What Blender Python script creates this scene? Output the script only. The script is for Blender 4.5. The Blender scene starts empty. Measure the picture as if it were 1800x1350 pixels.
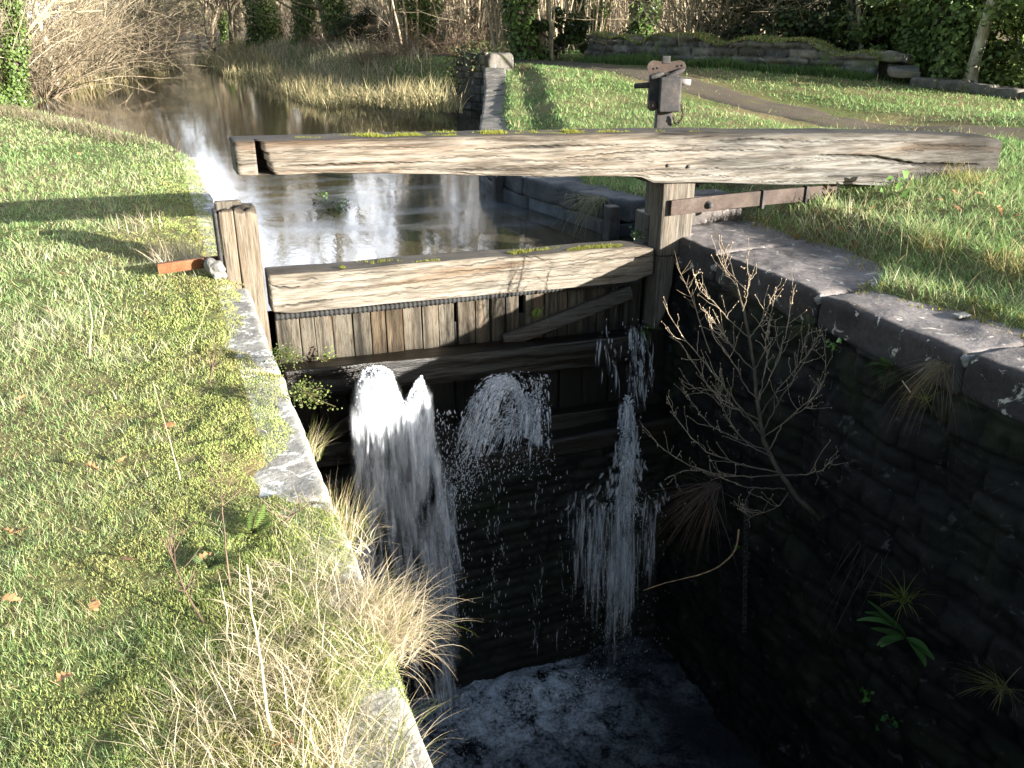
import bpy, math, random
import numpy as np
from mathutils import Vector

R_ = math.radians
scene = bpy.context.scene
COL = scene.collection

# ------------------------------------------------------------------ camera, sky, sun, exposure
CAM_H = 1.4
PITCH, YAW, FPX = R_(23.0), R_(21.8), 1500.0
cam_data = bpy.data.cameras.new("camera")
cam_data.sensor_width = 36.0
cam_data.lens = 30.0
cam_data.clip_start = 0.05
cam_data.clip_end = 2000.0
cam = bpy.data.objects.new("camera", cam_data)
cam.location = (0, 0, CAM_H)
cam.rotation_euler = (R_(90) - PITCH, 0, -YAW)
COL.objects.link(cam)
scene.camera = cam

SUN_EL, SUN_AZ = R_(12.0), R_(37.0)          # azimuth measured from -Y towards +X
to_sun = Vector((math.sin(SUN_AZ) * math.cos(SUN_EL), -math.cos(SUN_AZ) * math.cos(SUN_EL), math.sin(SUN_EL)))
sun_data = bpy.data.lights.new("sun", 'SUN')
sun_data.energy = 5.0
sun_data.angle = R_(0.55)
sun_data.color = (1.0, 0.955, 0.885)
sun = bpy.data.objects.new("sun", sun_data)
sun.rotation_euler = to_sun.to_track_quat('Z', 'Y').to_euler()
sun.location = (8, -10, 6)
COL.objects.link(sun)

world = bpy.data.worlds.new("World")
scene.world = world
world.use_nodes = True
wn, wl = world.node_tree.nodes, world.node_tree.links
wn.clear()
w_out = wn.new('ShaderNodeOutputWorld')
w_bg = wn.new('ShaderNodeBackground')
w_bg.inputs['Strength'].default_value = 0.065
w_sky = wn.new('ShaderNodeTexSky')
w_sky.sky_type = 'NISHITA'
w_sky.sun_disc = False
w_sky.sun_elevation = SUN_EL
w_sky.sun_rotation = math.atan2(to_sun.x, to_sun.y)
w_sky.air_density = 1.0
w_sky.dust_density = 1.0
# broken white cloud low in the sky
w_tc = wn.new('ShaderNodeTexCoord')
w_map = wn.new('ShaderNodeMapping')
w_map.inputs['Scale'].default_value = (1.0, 1.0, 3.0)
w_noise = wn.new('ShaderNodeTexNoise')
w_noise.inputs['Scale'].default_value = 2.1
w_noise.inputs['Detail'].default_value = 6
w_noise.inputs['Roughness'].default_value = 0.55
w_ramp = wn.new('ShaderNodeValToRGB')
w_ramp.color_ramp.elements[0].position = 0.36
w_ramp.color_ramp.elements[1].position = 0.54
w_mix = wn.new('ShaderNodeMix')
w_mix.data_type = 'RGBA'
w_mix.inputs[7].default_value = (19.0, 20.0, 22.0, 1)
wl.new(w_tc.outputs['Generated'], w_map.inputs['Vector'])
wl.new(w_map.outputs['Vector'], w_noise.inputs['Vector'])
wl.new(w_noise.outputs['Fac'], w_ramp.inputs['Fac'])
w_dot = wn.new('ShaderNodeVectorMath'); w_dot.operation = 'DOT_PRODUCT'
w_dot.inputs[1].default_value = (0.20, 0.95, 0.24)
w_bank = wn.new('ShaderNodeMapRange'); w_bank.interpolation_type = 'SMOOTHSTEP'
w_bank.inputs['From Min'].default_value = 0.72; w_bank.inputs['From Max'].default_value = 0.96
w_mul = wn.new('ShaderNodeMath'); w_mul.operation = 'MULTIPLY'
wl.new(w_tc.outputs['Generated'], w_dot.inputs[0])
wl.new(w_dot.outputs['Value'], w_bank.inputs['Value'])
wl.new(w_bank.outputs['Result'], w_mul.inputs[0]); wl.new(w_ramp.outputs['Color'], w_mul.inputs[1])
wl.new(w_mul.outputs[0], w_mix.inputs[0])
wl.new(w_sky.outputs['Color'], w_mix.inputs[6])
wl.new(w_mix.outputs[2], w_bg.inputs['Color'])
wl.new(w_bg.outputs['Background'], w_out.inputs['Surface'])

scene.view_settings.view_transform = 'Standard'
scene.view_settings.look = 'None'
scene.view_settings.gamma = 1.0
scene.view_settings.use_curve_mapping = False
scene.view_settings.exposure = 2.25
try:
    scene.cycles.max_bounces = 8
    scene.cycles.transparent_max_bounces = 24
    scene.cycles.sample_clamp_indirect = 4.0
    scene.cycles.use_denoising = True
except Exception:
    pass

# ------------------------------------------------------------------ measuring helpers
_F = np.array([math.sin(YAW) * math.cos(PITCH), math.cos(YAW) * math.cos(PITCH), -math.sin(PITCH)])
_R = np.array([math.cos(YAW), -math.sin(YAW), 0.0])
_U = np.array([math.sin(YAW) * math.sin(PITCH), math.cos(YAW) * math.sin(PITCH), math.cos(PITCH)])
CAMP = np.array([0, 0, CAM_H])
def ray(px, py): return _F + (px - 900) / FPX * _R + (675 - py) / FPX * _U
def on_y(px, py, Y): d = ray(px, py); return CAMP + d * (Y / d[1])
def on_x(px, py, X): d = ray(px, py); return CAMP + d * (X / d[0])
def on_z(px, py, Z): d = ray(px, py); return CAMP + d * ((Z - CAM_H) / d[2])
def at_depth(px, py, D): return CAMP + ray(px, py) * D
def on_ground(px, py):
    z = 0.0
    for _ in range(30):
        p = on_z(px, py, min(z, CAM_H - 0.25)); z = 0.5 * z + 0.5 * float(gz(p[0], p[1]))
    p[2] = float(gz(p[0], p[1]))
    return p

# ------------------------------------------------------------------ noise in numpy
rng = np.random.default_rng(11)
random.seed(5)
def _h(ix, iy, iz, seed):
    h = (ix * 374761393 + iy * 668265263 + iz * 1440662683 + seed * 974634777) & 0xffffffff
    h = ((h ^ (h >> 13)) * 1274126177) & 0xffffffff
    return ((h ^ (h >> 16)) & 0xffff) / 65535.0
def vnoise(P, seed=0):
    P = np.asarray(P, float)
    i = np.floor(P).astype(np.int64); f = P - i
    f = f * f * (3 - 2 * f)
    x, y, z = i[..., 0], i[..., 1], i[..., 2]
    fx, fy, fz = f[..., 0], f[..., 1], f[..., 2]
    def c(a, b, d): return _h(x + a, y + b, z + d, seed)
    l = lambda a, b, t: a + (b - a) * t
    return l(l(l(c(0,0,0), c(1,0,0), fx), l(c(0,1,0), c(1,1,0), fx), fy),
             l(l(c(0,0,1), c(1,0,1), fx), l(c(0,1,1), c(1,1,1), fx), fy), fz)
def fbm(P, octv=4, seed=0, gain=0.5):
    P = np.asarray(P, float); s = 0; a = 1.0; tot = 0
    for o in range(octv):
        s = s + a * (vnoise(P, seed + o) - 0.5); tot += a; a *= gain; P = P * 2.03
    return s / tot * 2
def n2(x, y, sc, seed=0, octv=3):
    x = np.asarray(x, float); y = np.asarray(y, float)
    return fbm(np.stack([x * sc, y * sc, np.zeros_like(x) + 0.37], -1), octv, seed)
def sstep(a, b, x):
    t = np.clip((np.asarray(x, float) - a) / (b - a), 0, 1); return t * t * (3 - 2 * t)

# ------------------------------------------------------------------ mesh helpers
def build(name, V, faces, mat, parent=None, smooth=True, col=None, extra=None):
    """V (n,3); faces: list of int arrays (m,k)."""
    V = np.asarray(V, np.float32).reshape(-1, 3)
    faces = [np.asarray(f, np.int32) for f in faces if len(f)]
    me = bpy.data.meshes.new(name)
    me.vertices.add(len(V)); me.vertices.foreach_set('co', V.ravel())
    idx = np.concatenate([f.ravel() for f in faces])
    cnt = np.concatenate([np.full(len(f), f.shape[1], np.int32) for f in faces])
    st = np.concatenate([[0], np.cumsum(cnt)[:-1]]).astype(np.int32)
    me.loops.add(len(idx)); me.loops.foreach_set('vertex_index', idx)
    me.polygons.add(len(cnt)); me.polygons.foreach_set('loop_start', st)
    me.polygons.foreach_set('loop_total', cnt)
    if smooth: me.polygons.foreach_set('use_smooth', np.ones(len(cnt), bool))
    if col is not None:
        a = me.color_attributes.new('Col', 'FLOAT_COLOR', 'POINT')
        c = np.ones((len(V), 4), np.float32); c[:, :3] = np.asarray(col, np.float32)
        a.data.foreach_set('color', c.ravel())
    if extra is not None:
        for k, arr in extra.items():
            a = me.attributes.new(k, 'FLOAT_VECTOR', 'POINT')
            a.data.foreach_set('vector', np.asarray(arr, np.float32).ravel())
    me.update(calc_edges=True)
    if mat is not None: me.materials.append(mat)
    o = bpy.data.objects.new(name, me)
    if parent is not None: o.parent = parent
    COL.objects.link(o)
    return o
def tag(o, label, cat, group=None):
    o['label'] = label; o['category'] = cat
    if group: o['group'] = group
    return o
def kind(o, k): o['kind'] = k; return o
def empty(name, loc=(0, 0, 0), rz=0.0):
    o = bpy.data.objects.new(name, None); o.location = tuple(loc); o.rotation_euler = (0, 0, rz)
    o.empty_display_size = 0.2
    COL.objects.link(o); return o
def copy_tree(o, parent=None):
    c = o.copy(); COL.objects.link(c); c.parent = parent
    for ch in list(o.children): copy_tree(ch, c)
    return c
class Acc:
    def __init__(s): s.V = []; s.F = {}; s.C = []; s.n = 0
    def add(s, V, F, col=None):
        V = np.asarray(V, float).reshape(-1, 3); 
        for f in (F if isinstance(F, list) else [F]):
            f = np.asarray(f, int)
            if len(f): s.F.setdefault(f.shape[1], []).append(f + s.n)
        s.V.append(V); s.n += len(V)
        if col is not None:
            c = np.asarray(col, float)
            s.C.append(np.broadcast_to(c, V.shape) if c.ndim == 1 else c)
    def build(s, name, mat, parent=None, smooth=True):
        return build(name, np.concatenate(s.V), [np.concatenate(f) for f in s.F.values()], mat, parent, smooth,
                     np.concatenate(s.C) if s.C else None)

def gridfaces(nu, nv, base=0, wrap=False):
    i = np.arange(nu - 1)[:, None] * nv; j = np.arange(nv - 1)[None, :]
    a = (i + j).ravel() + base
    return np.stack([a, a + nv, a + nv + 1, a + 1], 1)
def _cuts(h, n, r):
    c = np.concatenate([np.linspace(-h, h, max(2, n)), [-h + r, h - r, -h + r * .4, h - r * .4]])
    c = np.unique(np.round(np.clip(c, -h, h), 6)); return c
def rbox(size, res=0.05, r=0.01, maxn=400):
    """rounded box grid about the origin: V, quads, normals"""
    h = np.array(size) / 2.0; r = min(r, h.min() * .95)
    cs = [_cuts(h[k], min(maxn, int(size[k] / res) + 1), r) for k in range(3)]
    Vs, Fs, n = [], [], 0
    for ax in range(3):
        b, c = (ax + 1) % 3, (ax + 2) % 3
        for sg in (-1, 1):
            B, Cc = np.meshgrid(cs[b], cs[c], indexing='ij')
            P = np.zeros(B.shape + (3,)); P[..., ax] = sg * h[ax]; P[..., b] = B; P[..., c] = Cc
            f = gridfaces(*B.shape, base=n)
            if sg < 0: f = f[:, ::-1]
            Vs.append(P.reshape(-1, 3)); Fs.append(f); n += B.size
    V = np.concatenate(Vs); F = np.concatenate(Fs)
    _, ia, inv = np.unique(np.round(V, 5), axis=0, return_index=True, return_inverse=True)
    V = V[ia]; F = inv.ravel()[F]
    inner = np.clip(V, -(h - r), h - r); d = V - inner
    N = d / np.maximum(np.linalg.norm(d, axis=1, keepdims=True), 1e-9)
    return inner + N * r, F, N
def stonebox(size, res=0.04, r=0.02, amp=0.008, freq=6.0, seed=0, off=(0, 0, 0)):
    V, F, N = rbox(size, res, r)
    V = V + N * (fbm(V * freq + seed * 7.7, 4, seed)[:, None] * amp)
    return V + np.array(off), F
def rotz(V, a):
    c, s = math.cos(a), math.sin(a); V = np.asarray(V)
    return np.stack([V[:, 0] * c - V[:, 1] * s, V[:, 0] * s + V[:, 1] * c, V[:, 2]], 1)
def euler(V, rx, ry, rz):
    from mathutils import Euler
    m = np.array(Euler((rx, ry, rz)).to_matrix()); return np.asarray(V) @ m.T

def tubes(chains, k=5, cap=True):
    """chains: list of (pts (n,3), radii (n,)) -> V, [F]"""
    by = {}
    for P, r in chains: by.setdefault(len(P), []).append((P, r))
    Vs, Fs, n = [], [], 0
    ang = np.arange(k) * 2 * math.pi / k
    for m, lst in by.items():
        P = np.array([c[0] for c in lst], float); r = np.array([c[1] for c in lst], float)
        T = np.gradient(P, axis=1); T /= np.maximum(np.linalg.norm(T, axis=2, keepdims=True), 1e-9)
        ref = np.where(np.abs(T[:, :1, 2:3]) > 0.9, np.array([1.0, 0, 0]), np.array([0, 0, 1.0]))
        A = np.cross(T, np.broadcast_to(ref, T.shape)); A /= np.maximum(np.linalg.norm(A, axis=2, keepdims=True), 1e-9)
        B = np.cross(T, A)
        V = P[:, :, None, :] + r[:, :, None, None] * (A[:, :, None, :] * np.cos(ang)[None, None, :, None] + B[:, :, None, :] * np.sin(ang)[None, None, :, None])
        Nc = len(lst)
        base = (np.arange(Nc) * m * k)[:, None, None] + (np.arange(m - 1) * k)[None, :, None]
        j = np.arange(k)[None, None, :]; j2 = (np.arange(k) + 1) % k
        f = np.stack([base + j, base + j2[None, None, :], base + k + j2[None, None, :], base + k + j], -1).reshape(-1, 4) + n
        Vs.append(V.reshape(-1, 3)); Fs.append(f); n += V.size // 3
    return np.concatenate(Vs), np.concatenate(Fs)

def lathe(profile, k=24, axis='z'):
    pr = np.array(profile, float); a = np.arange(k) * 2 * math.pi / k
    V = np.stack([pr[:, 0][:, None] * np.cos(a), pr[:, 0][:, None] * np.sin(a), np.repeat(pr[:, 1][:, None], k, 1)], -1).reshape(-1, 3)
    m = len(pr); F = []
    for i in range(m - 1):
        for j in range(k): F.append([i * k + j, i * k + (j + 1) % k, (i + 1) * k + (j + 1) % k, (i + 1) * k + j])
    if axis == 'x': V = V[:, [2, 0, 1]]
    if axis == 'y': V = V[:, [1, 2, 0]]
    return V, np.array(F)

def blades(P, h, az, th0, bend, w, col, nseg=3, roll=None, tipcol=None):
    """curving tapered blades. th0: lean at root (rad from vertical), bend: extra lean towards tip"""
    N = len(P); P = np.asarray(P, float)
    D = np.stack([np.cos(az), np.sin(az), np.zeros(N)], 1)
    if roll is None: roll = rng.uniform(-1.2, 1.2, N)
    wa = az + math.pi / 2 + roll
    W = np.stack([np.cos(wa), np.sin(wa), np.zeros(N)], 1)
    pos = P.copy(); rows = []; cols = []
    for s in range(nseg + 1):
        t = s / nseg
        ww = (w * (1 - t ** 1.6) * 0.5)[:, None]
        if s < nseg:
            rows += [pos - W * ww, pos + W * ww]
        else: rows += [pos]
        c = col if tipcol is None else col + (tipcol - col) * t
        cols += [c, c] if s < nseg else [c]
        th = th0 + bend * (t + 0.5 / nseg)
        pos = pos + (D * np.sin(th)[:, None] + np.array([0, 0, 1.0]) * np.cos(th)[:, None]) * (h / nseg)[:, None]
    k = len(rows); V = np.stack(rows, 1).reshape(-1, 3); C = np.stack(cols, 1).reshape(-1, 3)
    b = (np.arange(N) * k)[:, None]
    q = []
    for s in range(nseg - 1): q.append(b + np.array([[2 * s, 2 * s + 1, 2 * s + 3, 2 * s + 2]]))
    F4 = np.concatenate(q) if q else np.zeros((0, 4), int)
    F3 = b + np.array([[2 * nseg - 2, 2 * nseg - 1, 2 * nseg]])
    return V, [F4, F3], C

def leaves(P, size, col, nrm=None, spread=1.0, asp=0.6, fold=0.15):
    """pointed leaf of two folded halves"""
    N = len(P); P = np.asarray(P, float)
    rnd = rng.normal(size=(N, 3)); 
    n = rnd if nrm is None else np.asarray(nrm) + rnd * spread
    n /= np.linalg.norm(n, axis=1, keepdims=True)
    t = np.cross(n, rng.normal(size=(N, 3))); t /= np.linalg.norm(t, axis=1, keepdims=True)
    b = np.cross(n, t); s = np.asarray(size).reshape(-1, 1) * np.ones((N, 1))
    v = [P - t * s * .5, P + b * s * asp * .5 - t * s * .08 + n * s * fold, P + t * s * .5, P - b * s * asp * .5 - t * s * .08 + n * s * fold]
    V = np.stack(v, 1).reshape(-1, 3); b0 = (np.arange(N) * 4)[:, None]
    F = np.concatenate([b0 + np.array([[0, 1, 2]]), b0 + np.array([[0, 2, 3]])])
    return V, [F], np.repeat(np.asarray(col) * np.ones((N, 3)), 4, 0)

# ------------------------------------------------------------------ materials
class Mat:
    def __init__(s, name):
        s.m = bpy.data.materials.new(name); s.m.use_nodes = True
        s.t = s.m.node_tree; s.t.nodes.clear()
        s.out = s.n('ShaderNodeOutputMaterial')
    def n(s, ty, **kw):
        x = s.t.nodes.new(ty)
        for k, v in kw.items(): setattr(x, k, v)
        return x
    def set(s, node, key, val):
        if val is None: return
        if hasattr(val, 'is_output') or isinstance(val, bpy.types.NodeSocket): s.t.links.new(val, node.inputs[key])
        else:
            if isinstance(val, tuple) and len(val) == 3 and node.inputs[key].type == 'RGBA': val = val + (1,)
            node.inputs[key].default_value = val
    def coord(s, scale=(1, 1, 1), kind='Object', rot=(0, 0, 0)):
        tc = s.n('ShaderNodeTexCoord'); mp = s.n('ShaderNodeMapping')
        mp.inputs['Scale'].default_value = scale; mp.inputs['Rotation'].default_value = rot
        s.t.links.new(tc.outputs[kind], mp.inputs['Vector']); return mp.outputs['Vector']
    def noise(s, vec, scale, detail=5, rough=0.55, dist=0.0):
        x = s.n('ShaderNodeTexNoise'); s.set(x, 'Vector', vec); s.set(x, 'Scale', scale); s.set(x, 'Detail', detail)
        s.set(x, 'Roughness', rough); s.set(x, 'Distortion', dist); return x.outputs['Fac']
    def voro(s, vec, scale, feature='F1', out='Distance'):
        x = s.n('ShaderNodeTexVoronoi'); x.feature = feature; s.set(x, 'Vector', vec); s.set(x, 'Scale', scale); return x.outputs[out]
    def ramp(s, fac, stops, interp='LINEAR'):
        x = s.n('ShaderNodeValToRGB'); s.set(x, 'Fac', fac); cr = x.color_ramp; cr.interpolation = interp
        while len(cr.elements) < len(stops): cr.elements.new(0.5)
        for e, (p, c) in zip(cr.elements, stops):
            e.position = p; e.color = (c, c, c, 1) if isinstance(c, (int, float)) else tuple(c) + (1,)
        return x.outputs['Color']
    def mix(s, fac, a, b, mode='MIX'):
        x = s.n('ShaderNodeMix'); x.data_type = 'RGBA'; x.blend_type = mode
        s.set(x, 0, fac); s.set(x, 6, a); s.set(x, 7, b); return x.outputs[2]
    def math(s, op, a, b=None):
        x = s.n('ShaderNodeMath', operation=op); s.set(x, 0, a)
        if b is not None: s.set(x, 1, b)
        return x.outputs[0]
    def attr(s, name, out='Color'):
        x = s.n('ShaderNodeAttribute'); x.attribute_name = name; return x.outputs[out]
    def bump(s, h, strength=0.5, dist=0.01, normal=None):
        x = s.n('ShaderNodeBump'); s.set(x, 'Height', h); s.set(x, 'Strength', strength); s.set(x, 'Distance', dist)
        if normal is not None: s.set(x, 'Normal', normal)
        return x.outputs['Normal']
    def pbr(s, color, rough=0.8, normal=None, spec=0.3, metal=0.0, **kw):
        x = s.n('ShaderNodeBsdfPrincipled'); s.set(x, 'Base Color', color); s.set(x, 'Roughness', rough)
        s.set(x, 'Metallic', metal); s.set(x, 'Specular IOR Level', spec)
        if normal is not None: s.set(x, 'Normal', normal)
        for k, v in kw.items(): s.set(x, k.replace('_', ' '), v)
        return x.outputs['BSDF']
    def mixsh(s, fac, a, b):
        x = s.n('ShaderNodeMixShader'); s.set(x, 0, fac); s.t.links.new(a, x.inputs[1]); s.t.links.new(b, x.inputs[2]); return x.outputs[0]
    def done(s, sh): s.t.links.new(sh, s.out.inputs['Surface']); return s.m

def mat_blades(name, transl=0.35, rough=0.55):
    m = Mat(name); c = m.attr('Col')
    p = m.pbr(c, rough, spec=0.25)
    t = m.n('ShaderNodeBsdfTranslucent'); m.set(t, 'Color', c)
    return m.done(m.mixsh(transl, p, t.outputs[0]))
def mat_attr_bark(name, rough=0.9, sc=18):
    m = Mat(name); v = m.coord((1, 1, .35)); n = m.noise(v, sc, 6)
    c = m.mix(1.0, m.attr('Col'), m.ramp(n, [(0.3, .45), (0.7, 1.35)]), 'MULTIPLY')
    return m.done(m.pbr(c, rough, m.bump(n, .6, .02)))
def mat_bark(name, dark, mid, lichen=None, lich_amt=0.55, sc=14):
    m = Mat(name); v = m.coord((1, 1, .3)); n = m.noise(v, sc, 7, .6)
    c = m.ramp(n, [(0.32, dark), (0.68, mid)])
    if lichen:
        l = m.ramp(m.noise(m.coord((1, 1, .6)), 5.0, 5, .6), [(lich_amt - .06, 0), (lich_amt + .08, 1)])
        c = m.mix(l, c, lichen)
    return m.done(m.pbr(c, .92, m.bump(n, .7, .02), spec=.15))
def mat_wood(name, stretch, pale=(.37, .345, .305), mid=(.21, .178, .14), dark=(.06, .045, .032), orange=(.27, .17, .095),
             wet=0.0, green=0.0, darkmix=.40, tone=.54, om=.75):
    """weathered oak. stretch: mapping scale, small along the grain"""
    m = Mat(name); v = m.coord(stretch)
    g = m.noise(v, 52, 9, .70, .25); b = m.noise(m.coord(tuple(s * .35 for s in stretch)), 16, 6, .6, 1.2)
    fine = m.noise(v, 210, 4, .6)
    c = m.ramp(g, [(0.25, dark), (0.40, mid), (0.56, pale), (0.8, tuple(x * 1.12 for x in pale))])
    c = m.mix(m.ramp(b, [(0.52, 0), (0.70, om)]), c, orange, 'MIX')
    c = m.mix(m.ramp(b, [(darkmix - .16, .85), (darkmix, 0)]), c, dark)
    c = m.mix(.55, c, m.ramp(fine, [(0.3, .5), (0.7, 1.2)]), 'MULTIPLY')
    grain = m.ramp(m.noise(m.coord(tuple(s * 1.0 for s in stretch)), 100, 3, .5, .1), [(0.32, 0.30), (0.42, 1)])
    c = m.mix(.7, c, grain, 'MULTIPLY')
    if green:
        gr = m.ramp(m.noise(m.coord((1, 1, 1)), 3.1, 6, .65), [(.5, 0), (.68, green)])
        c = m.mix(gr, c, (.20, .19, .05))
    ck = m.mix(1.0, m.attr('Col'), (tone, tone, tone), 'MULTIPLY')
    c = m.mix(1.0, c, ck, 'MULTIPLY')
    hgt = m.math('ADD', m.math('MULTIPLY', g, .6), m.math('MULTIPLY', fine, .4))
    return m.done(m.pbr(c, .85 - .55 * wet, m.bump(hgt, .8, .012), spec=.2 + .3 * wet))
def mat_stone(name, a, b, lich=(.45, .44, .38), lich_amt=.66, wet=0.0, moss=None, moss_amt=.6, sc=5.0, attr=True, bump=.6):
    m = Mat(name); v = m.coord(); n = m.noise(v, sc, 8, .62); f = m.noise(v, sc * 9, 5, .6)
    c = m.ramp(n, [(0.3, a), (0.7, b)])
    if attr: c = m.mix(1.0, c, m.attr('Col'), 'MULTIPLY')
    c = m.mix(.6, c, m.ramp(f, [(.3, .55), (.7, 1.25)]), 'MULTIPLY')
    if lich:
        l = m.noise(m.coord((1, 1, 1)), sc * 2.2, 7, .7, .8)
        c = m.mix(m.ramp(l, [(lich_amt, 0), (lich_amt + .04, .9)]), c, lich)
    if moss:
        l = m.noise(m.coord((1, 1, 1)), 2.3, 6, .65, .4)
        c = m.mix(m.ramp(l, [(moss_amt - .05, 0), (moss_amt + .08, .9)]), c, moss)
    h = m.math('ADD', m.math('MULTIPLY', n, .6), m.math('MULTIPLY', f, .5))
    return m.done(m.pbr(c, .9 - .55 * wet, m.bump(h, bump, .015), spec=.25 + .25 * wet))

M = {}
M['grass'] = mat_blades('grass_blade', .48)
M['leaf'] = mat_blades('leaf', .3, .33)
M['dryleaf'] = mat_blades('dry_leaf', .3, .6)
M['moss'] = mat_blades('moss', .2, .9)
M['twig'] = mat_attr_bark('twig_bark', .8)
M['bark_brown'] = mat_bark('bark_brown', (.05, .04, .03), (.17, .135, .095), (.23, .25, .14), .58)
M['bark_dark'] = mat_bark('bark_dark', (.03, .025, .02), (.10, .08, .06), (.12, .14, .07), .6)
M['bark_pale'] = mat_bark('bark_pale', (.19, .16, .11), (.45, .40, .29), (.50, .47, .34), .5)
M['bark_red'] = mat_bark('bark_red', (.14, .09, .06), (.38, .28, .2), (.42, .38, .3), .55)
M['bark_twig'] = mat_bark('bark_twig', (.12, .09, .06), (.30, .235, .16), (.36, .33, .2), .6, 30)
M['oak_x'] = mat_wood('oak_weathered_beam', (.06, 1, 1))
M['oak_rail'] = mat_wood('oak_weathered_rail', (.07, 1, 1), pale=(.42, .38, .315), mid=(.27, .225, .17), darkmix=.38)
M['oak_z'] = mat_wood('oak_weathered_post', (1, 1, .06), pale=(.34, .29, .22), mid=(.22, .17, .12), darkmix=.44)
M['oak_post'] = mat_wood('oak_grey_post', (1, 1, .06), pale=(.27, .24, .195), mid=(.15, .125, .095), darkmix=.46)
M['plank'] = mat_wood('gate_plank', (1, 1, .10), pale=(.225, .20, .155), mid=(.12, .098, .068), dark=(.03, .023, .016), orange=(.22, .12, .055), darkmix=.50, om=.35)
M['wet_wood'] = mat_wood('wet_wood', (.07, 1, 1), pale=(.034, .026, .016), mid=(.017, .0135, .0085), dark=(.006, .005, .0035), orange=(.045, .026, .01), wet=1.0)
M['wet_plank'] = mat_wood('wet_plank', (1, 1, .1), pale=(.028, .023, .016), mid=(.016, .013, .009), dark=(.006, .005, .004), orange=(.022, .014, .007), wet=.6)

def mat_rust(name, a=(.028, .021, .018), b=(.058, .040, .031), c3=(.085, .068, .058), am=.5):
    m = Mat(name); v = m.coord(); n = m.noise(v, 9, 8, .65); f = m.noise(v, 70, 4)
    c = m.ramp(n, [(.3, a), (.52, b), (.75, c3)]); c = m.mix(.5, c, m.ramp(f, [(.3, .6), (.7, 1.2)]), 'MULTIPLY')
    return m.done(m.pbr(c, .8, m.bump(f, .4, .004), spec=.3))
M['rust'] = mat_rust('rusty_iron')
M['rust_bright'] = mat_rust('bright_rust', (.07, .026, .013), (.17, .062, .025), (.20, .10, .045))
M['iron'] = mat_rust('dark_iron', (.022, .021, .021), (.048, .045, .044), (.10, .082, .07))
M['steel'] = mat_rust('pale_steel', (.13, .125, .12), (.22, .21, .2), (.32, .31, .29))
M['hose'] = mat_rust('grey_hose', (.012, .012, .012), (.025, .025, .024), (.045, .044, .04))
M['coping_r'] = mat_stone('coping_purple_stone', (.105, .090, .084), (.21, .187, .175), lich=(.50, .47, .40), lich_amt=.59, sc=4)
M['coping_l'] = mat_stone('coping_pale_stone', (.20, .185, .165), (.42, .40, .35), lich=(.62, .61, .56), lich_amt=.54, sc=6)
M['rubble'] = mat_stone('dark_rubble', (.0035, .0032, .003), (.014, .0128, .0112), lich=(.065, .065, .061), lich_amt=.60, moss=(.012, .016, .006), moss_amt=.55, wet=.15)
M['ashlar'] = mat_stone('canal_ashlar', (.05, .053, .058), (.115, .118, .122), lich=(.32, .32, .3), lich_amt=.66, moss=(.07, .09, .03), moss_amt=.66)
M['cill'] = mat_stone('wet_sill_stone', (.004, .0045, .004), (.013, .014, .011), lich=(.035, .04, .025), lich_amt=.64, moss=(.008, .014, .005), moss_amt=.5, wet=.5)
M['drystone'] = mat_stone('wall_stone', (.08, .073, .063), (.22, .20, .17), lich=(.38, .37, .32), lich_amt=.62, moss=(.10, .13, .03), moss_amt=.60)
M['lime'] = mat_stone('white_mortar', (.15, .145, .13), (.30, .29, .27), lich=None, attr=False)

def mat_ground():
    m = Mat('ground_soil'); v = m.coord()
    n = m.noise(v, 1.1, 8, .6); f = m.noise(v, 22, 6, .65); c0 = m.attr('Col')
    c = m.mix(.8, c0, m.ramp(f, [(.3, .45), (.7, 1.4)]), 'MULTIPLY')
    c = m.mix(.4, c, m.ramp(n, [(.3, .6), (.7, 1.3)]), 'MULTIPLY')
    return m.done(m.pbr(c, .95, m.bump(f, .8, .03), spec=.1))
M['ground'] = mat_ground()
def mat_track():
    m = Mat('track_gravel'); v = m.coord(); f = m.noise(v, 60, 6, .7); n = m.noise(v, 1.6, 6, .6)
    c = m.ramp(f, [(.3, (.05, .040, .030)), (.7, (.165, .135, .10))])
    c = m.mix(m.ramp(n, [(.5, 0), (.68, .7)]), c, (.12, .11, .045))
    return m.done(m.pbr(c, .95, m.bump(f, .8, .02), spec=.1))
M['track'] = mat_track()
def mat_canal():
    m = Mat('canal_surface')
    w1 = m.noise(m.coord((1, .45, 1)), 5.0, 4, .5); w2 = m.noise(m.coord((1, .8, 1)), 28, 3, .5)
    film = m.ramp(m.noise(m.coord((.5, 1.2, 1)), 1.5, 7, .65, .7), [(.40, 0), (.60, 1)])
    tc = m.n('ShaderNodeTexCoord'); sx = m.n('ShaderNodeSeparateXYZ'); m.set(sx, 0, tc.outputs['Object'])
    nr = m.n('ShaderNodeMapRange'); nr.interpolation_type = 'SMOOTHSTEP'; m.set(nr, 'Value', sx.outputs[1]); nr.inputs['From Min'].default_value = 12.5; nr.inputs['From Max'].default_value = 8.5
    nr2 = m.n('ShaderNodeMapRange'); nr2.interpolation_type = 'SMOOTHSTEP'; m.set(nr2, 'Value', sx.outputs[1]); nr2.inputs['From Min'].default_value = 6.2; nr2.inputs['From Max'].default_value = 7.6
    film = m.math('MULTIPLY', film, m.math('MULTIPLY', nr.outputs[0], nr2.outputs[0]))
    hgt = m.math('ADD', w1, m.math('MULTIPLY', w2, .22))
    c = m.mix(film, (.045, .036, .022), (.085, .095, .105))
    p = m.pbr(c, m.ramp(film, [(0, .03), (1, .15)]), m.bump(hgt, .10, .02), spec=.5, IOR=1.33)
    return m.done(p)
M['canal'] = mat_canal()
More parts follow.
